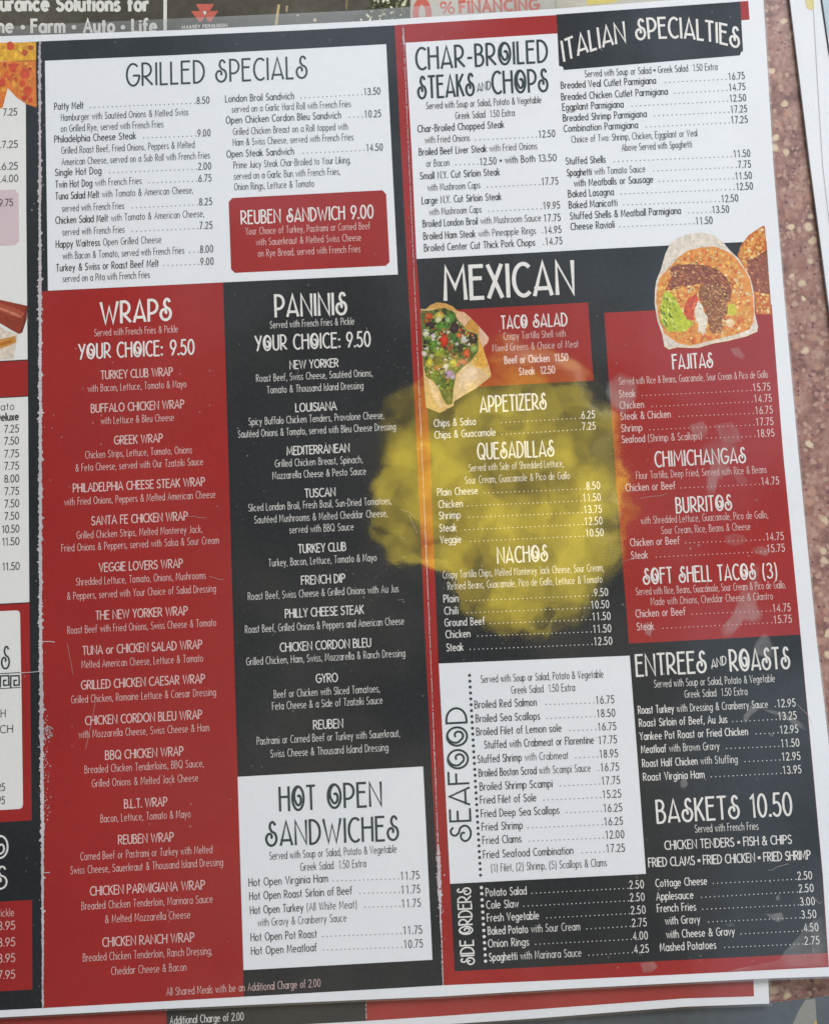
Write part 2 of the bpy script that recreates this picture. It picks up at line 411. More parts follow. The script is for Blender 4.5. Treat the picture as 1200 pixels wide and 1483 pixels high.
class Section:
    """one block of the menu: heading lettering and the list under it"""
    def __init__(s, page, list_ink, head_ink, z=ZT):
        s.page, s.li, s.hi, s.z = page, list_ink, head_ink, z; s.h = Mesh(); s.l = Mesh(); s.has_h = s.has_l = False
    def H(s, x0, y0, x1, y1, cap, w, txt):
        s.has_h = True; write(s.h, x0, y0, x1, txt, cap, ((w * (.98 if s.hi is M_HEAD else .84)),) * 2, DISP, y1, 16, 38, z=s.z)
    def L(s, x0, y, x1, txt, xr=None, yr=None, price=None, cap=None, wts=(1.22, .88), dots=True, dx=None):
        s.has_l = True
        c = cap or hb(y)
        write(s.l, x0, y, x1, txt, c, wts, z=s.z)
        if price:
            pw = c * (sum(.28 if ch == '.' else .60 for ch in price) - .16)
            write(s.l, xr - pw, yr + pw * .05, xr, price.replace('1', '\u0131'), c, (wts[0], wts[0]), z=s.z, gap=22)
            if dots:
                a = dx or (x1 + 7); b = xr - pw - 2.5
                sp = 6.3; n = int((b - a) / sp)
                for i in range(n + 1):
                    x = b - i * sp; t = (x - x1) / max(1, xr - x1)
                    yb = y + (x1 - x0) * slope((x0 + x1) / 2, y); 
                    s.l.disc(x, yb + (yr - yb) * t - .9, .84, s.z, n=7)
    def D(s, x0, y, x1, txt, cap=None, y1=None):
        s.has_l = True; write(s.l, x0, y, x1, txt, (cap or hb(y) * 1.0), (.90, .90) if s.li is M_TEXT else (.74, .74), y1=y1, z=s.z)
    def B(s, x0, y, x1, txt, cap=None):
        s.has_l = True; write(s.l, x0, y, x1, txt, cap or hb(y) * 1.14, (1.5, 1.5), gap=12, space=26, z=s.z)
    def done(s):
        if s.has_h: s.h.build('heading', s.hi, s.page)
        if s.has_l: s.l.build('item_list', s.li, s.page)
#==STRUCTURE==
# ------------------------------------------------------------------ the table
def granite():
    m, nt, N, L, B = nodes('speckled_granite')
    tc = N.new('ShaderNodeTexCoord')
    wob = N.new('ShaderNodeTexNoise'); wob.inputs['Scale'].default_value = 190; wob.inputs['Detail'].default_value = 2
    L.new(tc.outputs['Object'], wob.inputs['Vector'])
    off = N.new('ShaderNodeVectorMath'); off.operation = 'MULTIPLY_ADD'
    L.new(wob.outputs['Color'], off.inputs[0]); off.inputs[1].default_value = (.0040, .0040, 0); L.new(tc.outputs['Object'], off.inputs[2])
    base = N.new('ShaderNodeTexNoise'); base.inputs['Scale'].default_value = 170; base.inputs['Detail'].default_value = 6; base.inputs['Roughness'].default_value = .7
    L.new(tc.outputs['Object'], base.inputs['Vector'])
    cr = N.new('ShaderNodeValToRGB'); e = cr.color_ramp.elements
    e[0].position = .30; e[0].color = (*srgb(98, 72, 68), 1); e[1].position = .70; e[1].color = (*srgb(172, 142, 130), 1)
    k = e.new(.48); k.color = (*srgb(138, 104, 97), 1)
    L.new(base.outputs['Fac'], cr.inputs[0])
    cur = cr.outputs[0]
    for sc, thr, frac, cols in ((600, .50, .6, ((108, 76, 80), (164, 130, 124), (142, 102, 100))),
                                (420, .50, .48, ((166, 138, 124), (146, 104, 94), (172, 144, 128))),
                                (235, .46, .66, ((190, 170, 146), (198, 180, 154), (166, 128, 112)))):
        v = N.new('ShaderNodeTexVoronoi'); v.inputs['Scale'].default_value = sc
        L.new(off.outputs[0], v.inputs['Vector'])
        s = N.new('ShaderNodeSeparateColor'); L.new(v.outputs['Color'], s.inputs[0])
        a = N.new('ShaderNodeMapRange'); a.inputs[1].default_value = thr; a.inputs[2].default_value = thr - .20; L.new(v.outputs['Distance'], a.inputs[0])
        g = N.new('ShaderNodeMath'); g.operation = 'GREATER_THAN'; g.inputs[1].default_value = frac; L.new(s.outputs[0], g.inputs[0])
        q = N.new('ShaderNodeMath'); q.operation = 'MULTIPLY'; L.new(a.outputs[0], q.inputs[0]); L.new(g.outputs[0], q.inputs[1])
        c = N.new('ShaderNodeValToRGB'); c.color_ramp.interpolation = 'CONSTANT'; ce = c.color_ramp.elements
        ce[0].position = 0; ce[0].color = (*srgb(*cols[0]), 1); ce[1].position = .4; ce[1].color = (*srgb(*cols[1]), 1)
        z = ce.new(.72); z.color = (*srgb(*cols[2]), 1)
        L.new(s.outputs[1], c.inputs[0])
        mx = N.new('ShaderNodeMix'); mx.data_type = 'RGBA'; L.new(q.outputs[0], mx.inputs[0]); L.new(cur, mx.inputs[6]); L.new(c.outputs[0], mx.inputs[7])
        cur = mx.outputs[2]
    L.new(cur, B.inputs['Base Color']); B.inputs['Roughness'].default_value = .3
    B.inputs['Specular IOR Level'].default_value = .35
    return m
Z_TABLE = -.0068
import bmesh
def table():
    bm = bmesh.new(); bmesh.ops.create_cube(bm, size=1.0)
    bmesh.ops.scale(bm, vec=(1.25, .78, .03), verts=bm.verts)
    bmesh.ops.bevel(bm, geom=[e for e in bm.edges], offset=.006, segments=3, affect='EDGES')
    me = bpy.data.meshes.new('tabletop'); bm.to_mesh(me); bm.free(); me.materials.append(granite())
    o = bpy.data.objects.new('tabletop', me); COL.objects.link(o); o.location = (.05, .02, Z_TABLE - .015)
    o['kind'] = 'structure'; return o
table()

def rag(pts, amp, step=7):
    """an outline with a slightly torn, uneven edge"""
    out = []
    n = len(pts)
    for i in range(n):
        (x0, y0), (x1, y1) = pts[i], pts[(i + 1) % n]
        l = math.hypot(x1 - x0, y1 - y0); k = max(1, int(l / step))
        for j in range(k):
            t = j / k; a = amp if j else amp * .3
            out.append((x0 + (x1 - x0) * t + random.uniform(-a, a), y0 + (y1 - y0) * t + random.uniform(-a, a)))
    return out
def inset_ring(outer, inner, z, m):
    for i in range(len(outer)):
        j = (i + 1) % len(outer)
        m.poly([outer[i], outer[j], inner[j], inner[i]], z)
def inside(p, poly):
    x, y = p; c = False; n = len(poly); j = n - 1
    for i in range(n):
        xi, yi = poly[i]; xj, yj = poly[j]
        if (yi > y) != (yj > y) and x < (xj - xi) * (y - yi) / (yj - yi) + xi: c = not c
        j = i
    return c
def scatter(m, poly, n, cols, s0, s1, z, seed, stretch=1.0, ang=None):
    r = random.Random(seed)
    xs = [p[0] for p in poly]; ys = [p[1] for p in poly]; k = 0
    for i in range(n * 8):
        if k >= n: break
        p = (r.uniform(min(xs), max(xs)), r.uniform(min(ys), max(ys)))
        if not inside(p, poly): continue
        k += 1; s = r.uniform(s0, s1); a0 = r.uniform(0, 6.28) if ang is None else ang + r.uniform(-.5, .5)
        v = r.randint(5, 8); c = srgb(*r.choice(cols)); f = r.uniform(.82, 1.15)
        pts = []
        for t in range(v):
            q = 2 * pi * t / v; rr = s * r.uniform(.65, 1.2)
            ux, uy = rr * cos(q) * stretch, rr * sin(q)
            pts.append((p[0] + ux * cos(a0) - uy * sin(a0), p[1] + ux * sin(a0) + uy * cos(a0)))
        if not all(inside(q, poly) for q in pts[::2]): continue
        m.fan(pts, z + k * 2.4e-8, tuple(min(.95, x * f * 1.22) for x in c), tuple(x * f * .80 for x in c))
def shape(m, pts, z, rgb): m.poly(pts, z, srgb(*rgb))
def at(ox, oy, sc, pts): return [(ox + x / sc, oy + y / sc) for x, y in pts]

# ------------------------------------------------------------------ the open laminated menu on top
MENU = empty('menu', 'open laminated red, charcoal and white diner menu on top of the stack, folds worn white', 'menu', (0.0, 0.0, -.0009))
OUT = [(-480, 75), (0, 52.5), (260, 43.5), (520, 31), (583, 27), (806, 12.5), (1083, -8), (1104.5, -9), (1119.5, 240), (1136, 440), (1156, 660),
       (1182.5, 930), (1199, 1070), (1228, 1413), (1100, 1417.5), (820, 1432), (640, 1443), (420, 1452.5), (200, 1463), (0, 1473.5), (-480, 1499)]
EDGE = [(-492, 62), (0, 38.5), (260, 26.5), (520, 15), (583, 10.5), (806, -4), (1083, -24), (1107, -24), (1121.8, 240), (1138.3, 440), (1158.5, 660),
        (1185, 930), (1201.7, 1070), (1231, 1416), (1100, 1420.5), (820, 1435), (640, 1446), (420, 1455.5), (200, 1466), (0, 1476.5), (-492, 1503)]
m = Mesh(); m.slab(OUT, -.0009, -1e-5); m.build('sheet', M_PAPER, MENU)
m = Mesh(); m.slab(EDGE, -.00085, -.00075); 
m.build('sealed_edge', M_EDGE, MENU)
m = Mesh(); m.poly(EDGE, 3.0e-4); m.build('laminate', M_FILM, MENU)

def page(name, pts, mat):
    q = Mesh(); q.poly(pts, 1e-5); return q.build(name, mat, MENU)
P0 = page('page', [(-478, 84), (0, 63), (57, 60), (58, 340), (58, 900), (61.6, 1200), (62, 1460), (-478, 1487)], M_NAVY)
P1 = page('page', [(57, 60), (250, 52), (440, 43.7), (571, 36.7), (587, 340), (603, 640), (617, 960), (641.5, 1427), (520, 1434), (353, 1443.5), (62, 1460), (61.6, 1200), (58, 900), (58, 340)], M_NAVY)
P2 = page('page', [(571, 36.7), (583, 35.5), (806, 21.7), (1083, 1.3), (1117, 456), (1134, 660), (1159, 920), (1191, 1267), (1200, 1400.5), (990, 1411), (820, 1419), (641.5, 1427), (617, 960), (603, 640), (587, 340)], M_RED)
def panel(pts, mat, pg, lvl=1, name='text_panel'):
    q = Mesh(); q.poly(pts, 1e-5 + lvl * 1.6e-5); return q.build(name, mat, pg)
def notched(tl, tr, br, bl, n):
    return [(tl[0] + n, tl[1] - n * .05), (tr[0] - n, tr[1]), (tr[0], tr[1] + n), (br[0], br[1] - n), (br[0] - n, br[1]), (bl[0] + n, bl[1] - n * .05), (bl[0], bl[1] - n), (tl[0], tl[1] + n)]

# -- middle page
panel([(60.5, 421.8), (323, 408.8), (344, 1125), (353, 1443.5), (62, 1460), (61.6, 1200), (58.6, 900), (59, 700)], M_RED, P1)
panel([(65, 88), (250, 80), (440, 70.5), (559, 64), (567, 220), (576, 397.5), (323, 408.9), (69.4, 421)], M_PAPER, P1, 2)
panel([(344, 1125), (612.5, 1110), (626, 1390), (352.5, 1405)], M_PAPER, P1, 2)
panel(notched((331, 287), (559, 275.5), (564, 385), (334.5, 395.5), 5.5), M_RED, P1, 3)

s = Section(P1, M_TEXT, M_HEAD)
s.H(182.5, 124.6, 297, 119, 31.5, 3.0, 'GRILLED'); s.H(312, 118.6, 446, 112.4, 31, 3.0, 'SPECIALS')
for a in ((78.5, 159, 121, 'Patty Melt', 303.5, 149.5, '8.50'),
          (88, 175, 273, '~Hamburger with Saut\u00e9ed Onions & Melted Swiss'), (88, 191, 237, '~on Grilled Rye, served with French Fries'),
          (78.5, 206.5, 197, 'Philadelphia Cheese Steak', 305, 197, '9.00'),
          (88.5, 222.7, 282, '~Grilled Roast Beef, Fried Onions, Peppers & Melted'), (89, 239.3, 304, '~American Cheese, served on a Sub Roll with French Fries'),
          (79.5, 254.7, 147, 'Single Hot Dog', 306, 245, '2.00'), (80, 272, 205.5, 'Twin Hot Dog ~with French Fries', 306.5, 262.3, '6.75'),
          (80, 289, 280, 'Tuna Salad Melt ~with Tomato & American Cheese,'), (89.5, 306.7, 180, '~served with French Fries', 307.5, 296.5, '8.25'),
          (80, 324, 296, 'Chicken Salad Melt ~with Tomato & American Cheese,'), (90, 341, 180.5, '~served with French Fries', 308, 330.7, '7.25'),
          (80.5, 358.7, 234, 'Happy Waitress ~Open Grilled Cheese'), (90.5, 375.5, 267, '~with Bacon & Tomato, served with French Fries', 309, 365, '8.00'),
          (81, 393, 230, 'Turkey & Swiss or Roast Beef Melt', 309.5, 383, '9.00'), (90.5, 408.5, 217.5, '~served on a Pita with French Fries'),
          (326, 148, 426, 'London Broil Sandwich', 551, 136.5, '13.50'), (335.5, 163, 508.5, '~served on a Garlic Hard Roll with French Fries'),
          (327, 179, 494, 'Open Chicken Cordon Bleu Sandwich', 552, 169, '10.25'),
          (337, 195.5, 504, '~Grilled Chicken Breast on a Roll topped with'), (337, 211, 512, '~Ham & Swiss Cheese, served with French Fries'),
          (328, 228, 426, 'Open Steak Sandwich', 554.5, 217.5, '14.50'), (338, 244, 508, '~Prime Juicy Steak Char-Broiled to Your Liking,'),
          (338.5, 260, 493, '~served on a Garlic Bun with French Fries,'), (339, 275.5, 455, '~Onion Rings, Lettuce & Tomato')): s.L(*a)
s.done()
s = Section(P1, M_ROSE, M_LIGHT)
s.H(348.5, 324.3, 541, 315.3, 18.5, 2.6, 'REUBEN SANDWICH 9.00')
s.D(355.5, 340, 536, 'Your Choice of Turkey, Pastrami or Corned Beef'); s.D(370.5, 355.5, 523, 'with Sauerkraut & Melted Swiss Cheese')
s.D(373.5, 371.8, 522, 'on Rye Bread, served with French Fries'); s.done()

s = Section(P1, M_ROSE, M_LIGHT)
s.H(144.5, 468.8, 249.5, 462.5, 30, 4.6, 'WRAPS'); s.D(136.5, 487, 257.5, 'Served with French Fries & Pickle')
s.H(113, 520, 161, 517.6, 21, 2.9, 'YOUR'); s.H(169, 517.4, 236, 514.4, 21, 2.9, 'CHOICE:'); s.H(246, 514.2, 282, 512.4, 21, 2.9, '9.50')
for a in ((145.5, 549, 250.5, 'TURKEY CLUB WRAP'), (131.5, 597.5, 267, 'BUFFALO CHICKEN WRAP'), (165, 643.6, 236, 'GREEK WRAP'),
          (105.5, 713, 297, 'PHILADELPHIA CHEESE STEAK WRAP'), (132, 760.3, 272, 'SANTA FE CHICKEN WRAP'), (143, 828, 265, 'VEGGIE LOVERS WRAP'),
          (138, 897.4, 272, 'THE NEW YORKER WRAP'), (119, 948.4, 293, 'TUNA or CHICKEN SALAD WRAP'), (117, 998.5, 297, 'GRILLED CHICKEN CAESAR WRAP'),
          (123, 1050, 293, 'CHICKEN CORDON BLEU WRAP'), (152, 1100, 266, 'BBQ CHICKEN WRAP'), (179.5, 1170.5, 242.5, 'B.L.T. WRAP'),
          (171, 1222.5, 252, 'REUBEN WRAP'), (130, 1297, 297, 'CHICKEN PARMIGIANA WRAP'), (148, 1371, 281.5, 'CHICKEN RANCH WRAP')): s.B(*a)
for a in ((127, 567.7, 270, 'with Bacon, Lettuce, Tomato & Mayo'), (146, 614.5, 252, 'with Lettuce & Bleu Cheese'), (123.5, 664, 278, 'Chicken Strips, Lettuce, Tomato, Onions'),
          (109, 682.7, 294, '& Feta Cheese, served with Our Tzatziki Sauce'), (93, 732, 312, 'with Fried Onions, Peppers & Melted American Cheese'),
          (111, 780.4, 293, 'Grilled Chicken Strips, Melted Monterey Jack,'), (89, 799, 317, 'Fried Onions & Peppers, served with Salsa & Sour Cream'),
          (110, 848, 298, 'Shredded Lettuce, Tomato, Onions, Mushrooms'), (97, 868.5, 312.5, '& Peppers, served with Your Choice of Salad Dressing'),
          (97.5, 918, 313, 'Roast Beef with Fried Onions, Swiss Cheese & Tomato'), (118, 967.6, 294, 'Melted American Cheese, Lettuce & Tomato'),
          (103, 1018.6, 312.5, 'Grilled Chicken, Romaine Lettuce & Caesar Dressing'), (114, 1069, 303, 'with Mozzarella Cheese, Swiss Cheese & Ham'),
          (122.5, 1120, 295, 'Breaded Chicken Tenderloins, BBQ Sauce,'), (133, 1140, 287, 'Grilled Onions & Melted Jack Cheese'), (145.5, 1191, 276, 'Bacon, Lettuce, Tomato & Mayo'),
          (116.5, 1246, 307.5, 'Corned Beef or Pastrami or Turkey with Melted'), (102, 1266, 323, 'Swiss Cheese, Sauerkraut & Thousand Island Dressing'),
          (118, 1317.7, 308, 'Breaded Chicken Tenderloin, Marinara Sauce'), (152, 1336.7, 275.5, '& Melted Mozzarella Cheese'),
          (120, 1392.5, 307, 'Breaded Chicken Tenderloin, Ranch Dressing,'), (161, 1411.8, 270, 'Cheddar Cheese & Bacon')): s.D(*a)
s.D(241, 1441.8, 464, 'All Shared Meals with be an Additional Charge of 2.00', 11.2); s.done()

s = Section(P1, M_LIGHT, M_LIGHT)
s.H(397.5, 458.5, 503.5, 454.6, 30.5, 4.4, 'PANINIS'); s.D(391, 475.5, 513, 'Served with French Fries & Pickle')
s.H(369, 508, 416, 505.9, 21, 2.9, 'YOUR'); s.H(424.5, 505.6, 493, 502.9, 21, 2.9, 'CHOICE:'); s.H(501.5, 502.6, 537, 501, 21, 2.9, '9.50')
for a in ((419, 534.4, 490.5, 'NEW YORKER'), (427.5, 596.4, 488, 'LOUISIANA'), (415, 659, 506.5, 'MEDITERRANEAN'), (441, 720.4, 486, 'TUSCAN'),
          (431.5, 801, 501.5, 'TURKEY CLUB'), (436, 846.6, 500, 'FRENCH DIP'), (412.5, 894.8, 527, 'PHILLY CHEESE STEAK'), (405, 943.7, 537.5, 'CHICKEN CORDON BLEU'),
          (457, 988.8, 489.5, 'GYRO'), (453.5, 1056, 497, 'REUBEN')): s.B(*a)
for a in ((371, 553, 539.5, 'Roast Beef, Swiss Cheese, Saut\u00e9ed Onions,'), (386.5, 569.8, 526, 'Tomato & Thousand Island Dressing'),
          (360, 615.8, 556, 'Spicy Buffalo Chicken Tenders, Provolone Cheese,'), (344.5, 633.9, 573, 'Saut\u00e9ed Onions & Tomato, served with Bleu Cheese Dressing'),
          (398, 676.5, 525, 'Grilled Chicken Breast, Spinach,'), (394.5, 694, 530, 'Mozzarella Cheese & Pesto Sauce'),
          (359.5, 740.6, 567, 'Sliced London Broil, Fresh Basil, Sun-Dried Tomatoes,'), (368, 758, 561, 'Saut\u00e9ed Mushrooms & Melted Cheddar Cheese,'),
          (419, 772.4, 512, 'served with BBQ Sauce'), (389, 820.5, 545.5, 'Turkey, Bacon, Lettuce, Tomato & Mayo'),
          (359, 869, 577, 'Roast Beef, Swiss Cheese & Grilled Onions with Au Jus'), (355, 916.8, 585, 'Roast Beef, Grilled Onions & Peppers and American Cheese'),
          (356.5, 963.5, 586.5, 'Grilled Chicken, Ham, Swiss, Mozzarella & Ranch Dressing'), (396.5, 1010.8, 550, 'Beef or Chicken with Sliced Tomatoes,'),
          (394, 1028, 554, 'Feta Cheese & a Side of Tzatziki Sauce'), (372, 1078.5, 579, 'Pastrami or Corned Beef or Turkey with Sauerkraut,'),
          (391.5, 1097, 562, 'Swiss Cheese & Thousand Island Dressing')): s.D(*a)
s.done()
s = Section(P1, M_TEXT, M_HEAD)
s.H(404, 1174.3, 458, 1171.5, 34, 3.6, 'HOT'); s.H(473.5, 1170.5, 554, 1166.7, 34, 3.6, 'OPEN'); s.H(384.5, 1225, 578.5, 1215.8, 34, 3.6, 'SANDWICHES')
s.D(390, 1245, 574.5, 'Served with Soup or Salad, Potato & Vegetable'); s.D(435, 1261, 530, 'Greek Salad  1.50 Extra')
for a in ((360, 1283.6, 475, 'Hot Open Virginia Ham', 607.5, 1272.8, '11.75'), (361, 1303.4, 510, 'Hot Open Roast Sirloin of Beef', 608.5, 1292.8, '11.75'),
          (362, 1323.8, 517, 'Hot Open Turkey ~(All White Meat)', 609.5, 1312.8, '11.75'), (373, 1341.6, 502, '~with Gravy & Cranberry Sauce'),
          (363, 1363, 459, 'Hot Open Pot Roast', 611.5, 1351.8, '11.75'), (363.5, 1382.7, 459, 'Hot Open Meatloaf', 612.5, 1371.7, '10.75')): s.L(*a)
s.done()

# -- right page
panel([(587, 62), (806, 48.5), (1073, 29.5), (1085, 28.5), (1098, 200), (1109.5, 349), (968, 355.4), (860, 361), (603, 375), (596, 220)], M_PAPER, P2)
panel([(603, 375), (860, 361), (968, 355.4), (1109.5, 349), (1117, 456), (1133.6, 660), (1158.6, 920), (1190.6, 1267), (1197.6, 1380), (900, 1394.5), (658, 1406.7), (651.5, 1280), (634.5, 960), (622, 640)], M_NAVY, P2)
panel([(805.5, 21), (1071.5, 2.2), (1075.6, 74), (1073, 75.2), (1072, 77), (1071.2, 80.2), (816, 101.5), (815, 97.5), (812.6, 96), (809.2, 95.6)], M_NAVY, P2, 2)
panel([(655, 448.8), (851, 438), (859, 551), (760, 556.5), (664, 562)], M_RED, P2, 2)
panel([(874.5, 453), (1117, 441), (1133.8, 660), (1158.8, 919), (910.5, 932), (892, 700)], M_RED, P2, 2)
panel([(635, 961), (911.5, 949.5), (923, 1100), (935, 1265.5), (651.6, 1280), (643, 1110)], M_PAPER, P2, 2)

s = Section(P2, M_TEXT, M_HEAD)
s.H(601.5, 101, 794, 89, 31, 3.5, 'CHAR-BROILED'); s.H(604.5, 142.6, 688, 137.4, 31, 3.5, 'STEAKS'); s.H(690.5, 133, 711, 128.6, 12, 1.3, 'AND'); s.H(712, 135.6, 795, 131.6, 31.5, 3.5, 'CHOPS')
s.D(617, 158, 784, 'Served with Soup or Salad, Potato & Vegetable'); s.D(659, 172.4, 745, 'Greek Salad  1.50 Extra')
for a in ((604.5, 191.5, 730, 'Char-Broiled Chopped Steak'), (615, 207.5, 680.5, '~with Fried Onions', 804, 198, '12.50'),
          (606.5, 225, 778, 'Broiled Beef Liver Steak ~with Fried Onions'), (617, 241.6, 651, '~or Bacon', 719, 237.8, '12.50'),
          (723.5, 237, 775, '\u2022 with Both'), (608, 259.7, 724, 'Small N.Y. Cut Sirloin Steak'), (619, 276.5, 695.5, '~with Mushroom Caps', 808.5, 266.7, '17.75'),
          (610.5, 295.4, 726, 'Large N.Y. Cut Sirloin Steak'), (621, 311.7, 697.5, '~with Mushroom Caps', 811, 301.7, '19.95'),
          (612, 329, 783.5, 'Broiled London Broil ~with Mushroom Sauce', 812, 319.6, '17.75', None, (1.22, .88), False), (613, 347, 776, 'Broiled Ham Steak ~with Pineapple Rings', 813, 337, '14.95'),
          (614, 364, 775, 'Broiled Center Cut Thick Pork Chops', 814.5, 353.3, '14.75')): s.L(*a)
s.L(779.5, 234.2, 806, '13.50'); s.done()

s = Section(P2, M_TEXT, M_LIGHT)
def arched(m, txt, cap, w):
    st, wd = layout(txt, DISP, (w, w), 16, 40)
    def path(t):                                    # a gentle arch under the banner
        x = 816.5 + t * 253.5
        u = t
        y = (1 - u) ** 2 * 88.5 + 2 * u * (1 - u) * 31.5 + u * u * 69.5
        return x, y
    k = cap / 100.0
    for pts, ww, ch in st:
        q = []
        for a, b in pts:
            t = a / wd; x, y = path(t); x2, y2 = path(t + .004); dx, dy = x2 - x, y2 - y; l = math.hypot(dx, dy)
            q.append((x + b * k * (dy / l) * .18 - b * k * .07, y - b * k))
        m.ribbon(q, ww * .86, ZT)
arched(s.h, 'ITALIAN SPECIALTIES', 28.5, 3.9); s.has_h = True
s.D(846.5, 111.7, 1039, 'Served with Soup or Salad \u2022 Greek Salad  1.50 Extra')
for a in ((812, 128.3, 950, 'Breaded Veal Cutlet Parmigiana', 1078.5, 114.3, '16.75'), (812.5, 145, 967, 'Breaded Chicken Cutlet Parmigiana', 1079.5, 130, '14.75'),
          (814, 160, 903, 'Eggplant Parmigiana', 1080.5, 146, '12.50'), (815, 175.7, 936.5, 'Breaded Shrimp Parmigiana', 1082, 162, '17.25'),
          (816, 191, 924, 'Combination Parmigiana', 1082.7, 177.5, '17.25'), (827, 206.7, 1010, '~Choice of Two: Shrimp, Chicken, Eggplant or Veal'), (900, 218.6, 1002, '~Above Served with Spaghetti'),
          (819, 238.3, 877, 'Stuffed Shells', 1086.5, 226.5, '11.50'), (820.5, 255, 934.5, 'Spaghetti ~with Tomato Sauce', 1087.5, 242.3, '7.75'),
          (831, 270, 946, 'with Meatballs or Sausage', 1089, 258.7, '11.50'), (822.5, 285.7, 889, 'Baked Lasagna', 1090.5, 274, '12.50'),
          (823.5, 301.7, 894, 'Baked Manicotti', 1069, 291.5, '12.50'), (825, 317.7, 986, 'Stuffed Shells & Meatball Parmigiana', 1056, 307.5, '13.50'),
          (826, 333, 890, 'Cheese Ravioli', 1032, 323.7, '11.50')): s.L(*a)
s.done()

s = Section(P2, M_LIGHT, M_LIGHT, ZT + 1e-5)
s.H(642, 434, 833, 424, 46, 6.8, 'MEXICAN'); s.done()
s = Section(P2, M_ROSE, M_LIGHT)
s.H(725, 476, 764, 474.2, 18, 2.6, 'TACO'); s.H(771.5, 473.8, 822, 471.4, 18, 2.6, 'SALAD')
s.D(729, 492, 819, 'Crispy Tortilla Shell with'); s.D(713, 509, 837.5, 'Mixed Greens & Choice of Meat')
s.L(730, 526.7, 823, 'Beef or Chicken  11.50', wts=(1.7, 1.1)); s.L(751, 543, 804, 'Steak  12.50', wts=(1.6, 1.1)); s.done()
s = Section(P2, M_LIGHT, M_LIGHT)
s.H(694.5, 597, 792, 592, 22.5, 2.9, 'APPETIZERS'); s.L(628, 618, 689, 'Chips & Salsa', 861.5, 605.3, '6.25', dx=722); s.L(629, 635, 718, 'Chips & Guacamole', 862.5, 621.6, '7.25'); s.done()
s = Section(P2, M_LIGHT, M_LIGHT)
s.H(691, 665, 803, 660, 22.5, 2.9, 'QUESADILLAS'); s.D(679, 682.6, 816, 'Served with Side of Shredded Lettuce,'); s.D(673, 700.7, 825, 'Sour Cream, Guacamole & Pico de Gallo')
for a in ((633, 718, 692, 'Plain Cheese', 869, 708, '8.50'), (634.5, 735.6, 670, 'Chicken', 870, 725, '11.50'), (635, 752, 667, 'Shrimp', 871.5, 742, '13.75'),
          (636, 770, 661, 'Steak', 872.5, 759, '12.50'), (637, 787, 668, 'Veggie', 874, 776, '10.50')): s.L(*a)
s.done()
s = Section(P2, M_LIGHT, M_LIGHT)
s.H(719.5, 815.7, 794, 811.8, 22.5, 2.9, 'NACHOS'); s.D(641, 837.7, 874, 'Crispy Tortilla Chips, Melted Monterey Jack Cheese, Sour Cream,'); s.D(648, 854, 872, 'Refried Beans, Guacamole, Pico de Gallo, Lettuce & Tomato')
for a in ((642, 872.5, 664, 'Plain', 880.5, 862.5, '9.50'), (643, 890, 663.5, 'Chili', 882, 880, '10.50'), (643.5, 907, 702, 'Ground Beef', 884, 897, '11.50'),
          (645, 924, 681, 'Chicken', 885, 915, '11.50'), (646, 943, 671, 'Steak', 886.5, 933, '12.50')): s.L(*a)
s.done()
s = Section(P2, M_ROSE, M_LIGHT)
s.H(973.5, 534.5, 1033, 531.5, 20.5, 2.7, 'FAJITAS'); s.D(896, 557.4, 1112, 'Served with Rice & Beans, Guacamole, Sour Cream & Pico de Gallo')
for a in ((896, 575.5, 920, 'Steak', 1115.5, 565, '15.75'), (897, 592, 932.5, 'Chicken', 1117.5, 581.3, '14.75'), (898, 608, 971, 'Steak & Chicken', 1119, 598.3, '16.75'),
          (899, 625.4, 930, 'Shrimp', 1120, 615, '17.75'), (900, 641.5, 1016.5, 'Seafood ~(Shrimp & Scallops)', 1121.5, 631.7, '18.95')): s.L(*a)
s.done()
s = Section(P2, M_ROSE, M_LIGHT)
s.H(948, 676, 1080.5, 669.6, 21.5, 2.7, 'CHIMICHANGAS'); s.D(921, 693.8, 1110, 'Flour Tortilla, Deep Fried, Served with Rice & Beans'); s.L(905.5, 711.4, 978, 'Chicken or Beef', 1128, 701, '14.75'); s.done()
s = Section(P2, M_ROSE, M_LIGHT)
s.H(978.5, 742.8, 1060.5, 738, 21.5, 2.7, 'BURRITOS'); s.D(928, 759, 1112, 'with Shredded Lettuce, Guacamole, Pico de Gallo,'); s.D(957.5, 773.4, 1086.5, 'Sour Cream, Rice, Beans & Cheese')
s.L(912, 791, 984, 'Chicken or Beef', 1135, 781.3, '14.75'); s.L(913.5, 809.4, 938, 'Steak', 1136.5, 798.3, '15.75'); s.done()
s = Section(P2, M_ROSE, M_LIGHT)
s.H(931, 846, 974, 843.7, 22, 2.8, 'SOFT'); s.H(983, 843.2, 1031.5, 841, 22, 2.8, 'SHELL'); s.H(1039, 840.8, 1095, 838, 22, 2.8, 'TACOS'); s.H(1104, 837.5, 1126, 836.5, 21, 2.5, '(3)')
s.D(920.5, 862, 1137.5, 'Served with Rice, Beans, Guacamole, Sour Cream & Pico de Gallo,'); s.D(942, 876.6, 1119, 'Made with Onions, Cheddar Cheese & Cilantro')
s.L(920, 894, 992.5, 'Chicken or Beef', 1145, 884.7, '14.75'); s.L(921.5, 912.8, 947, 'Steak', 1146.5, 901.3, '15.75'); s.done()

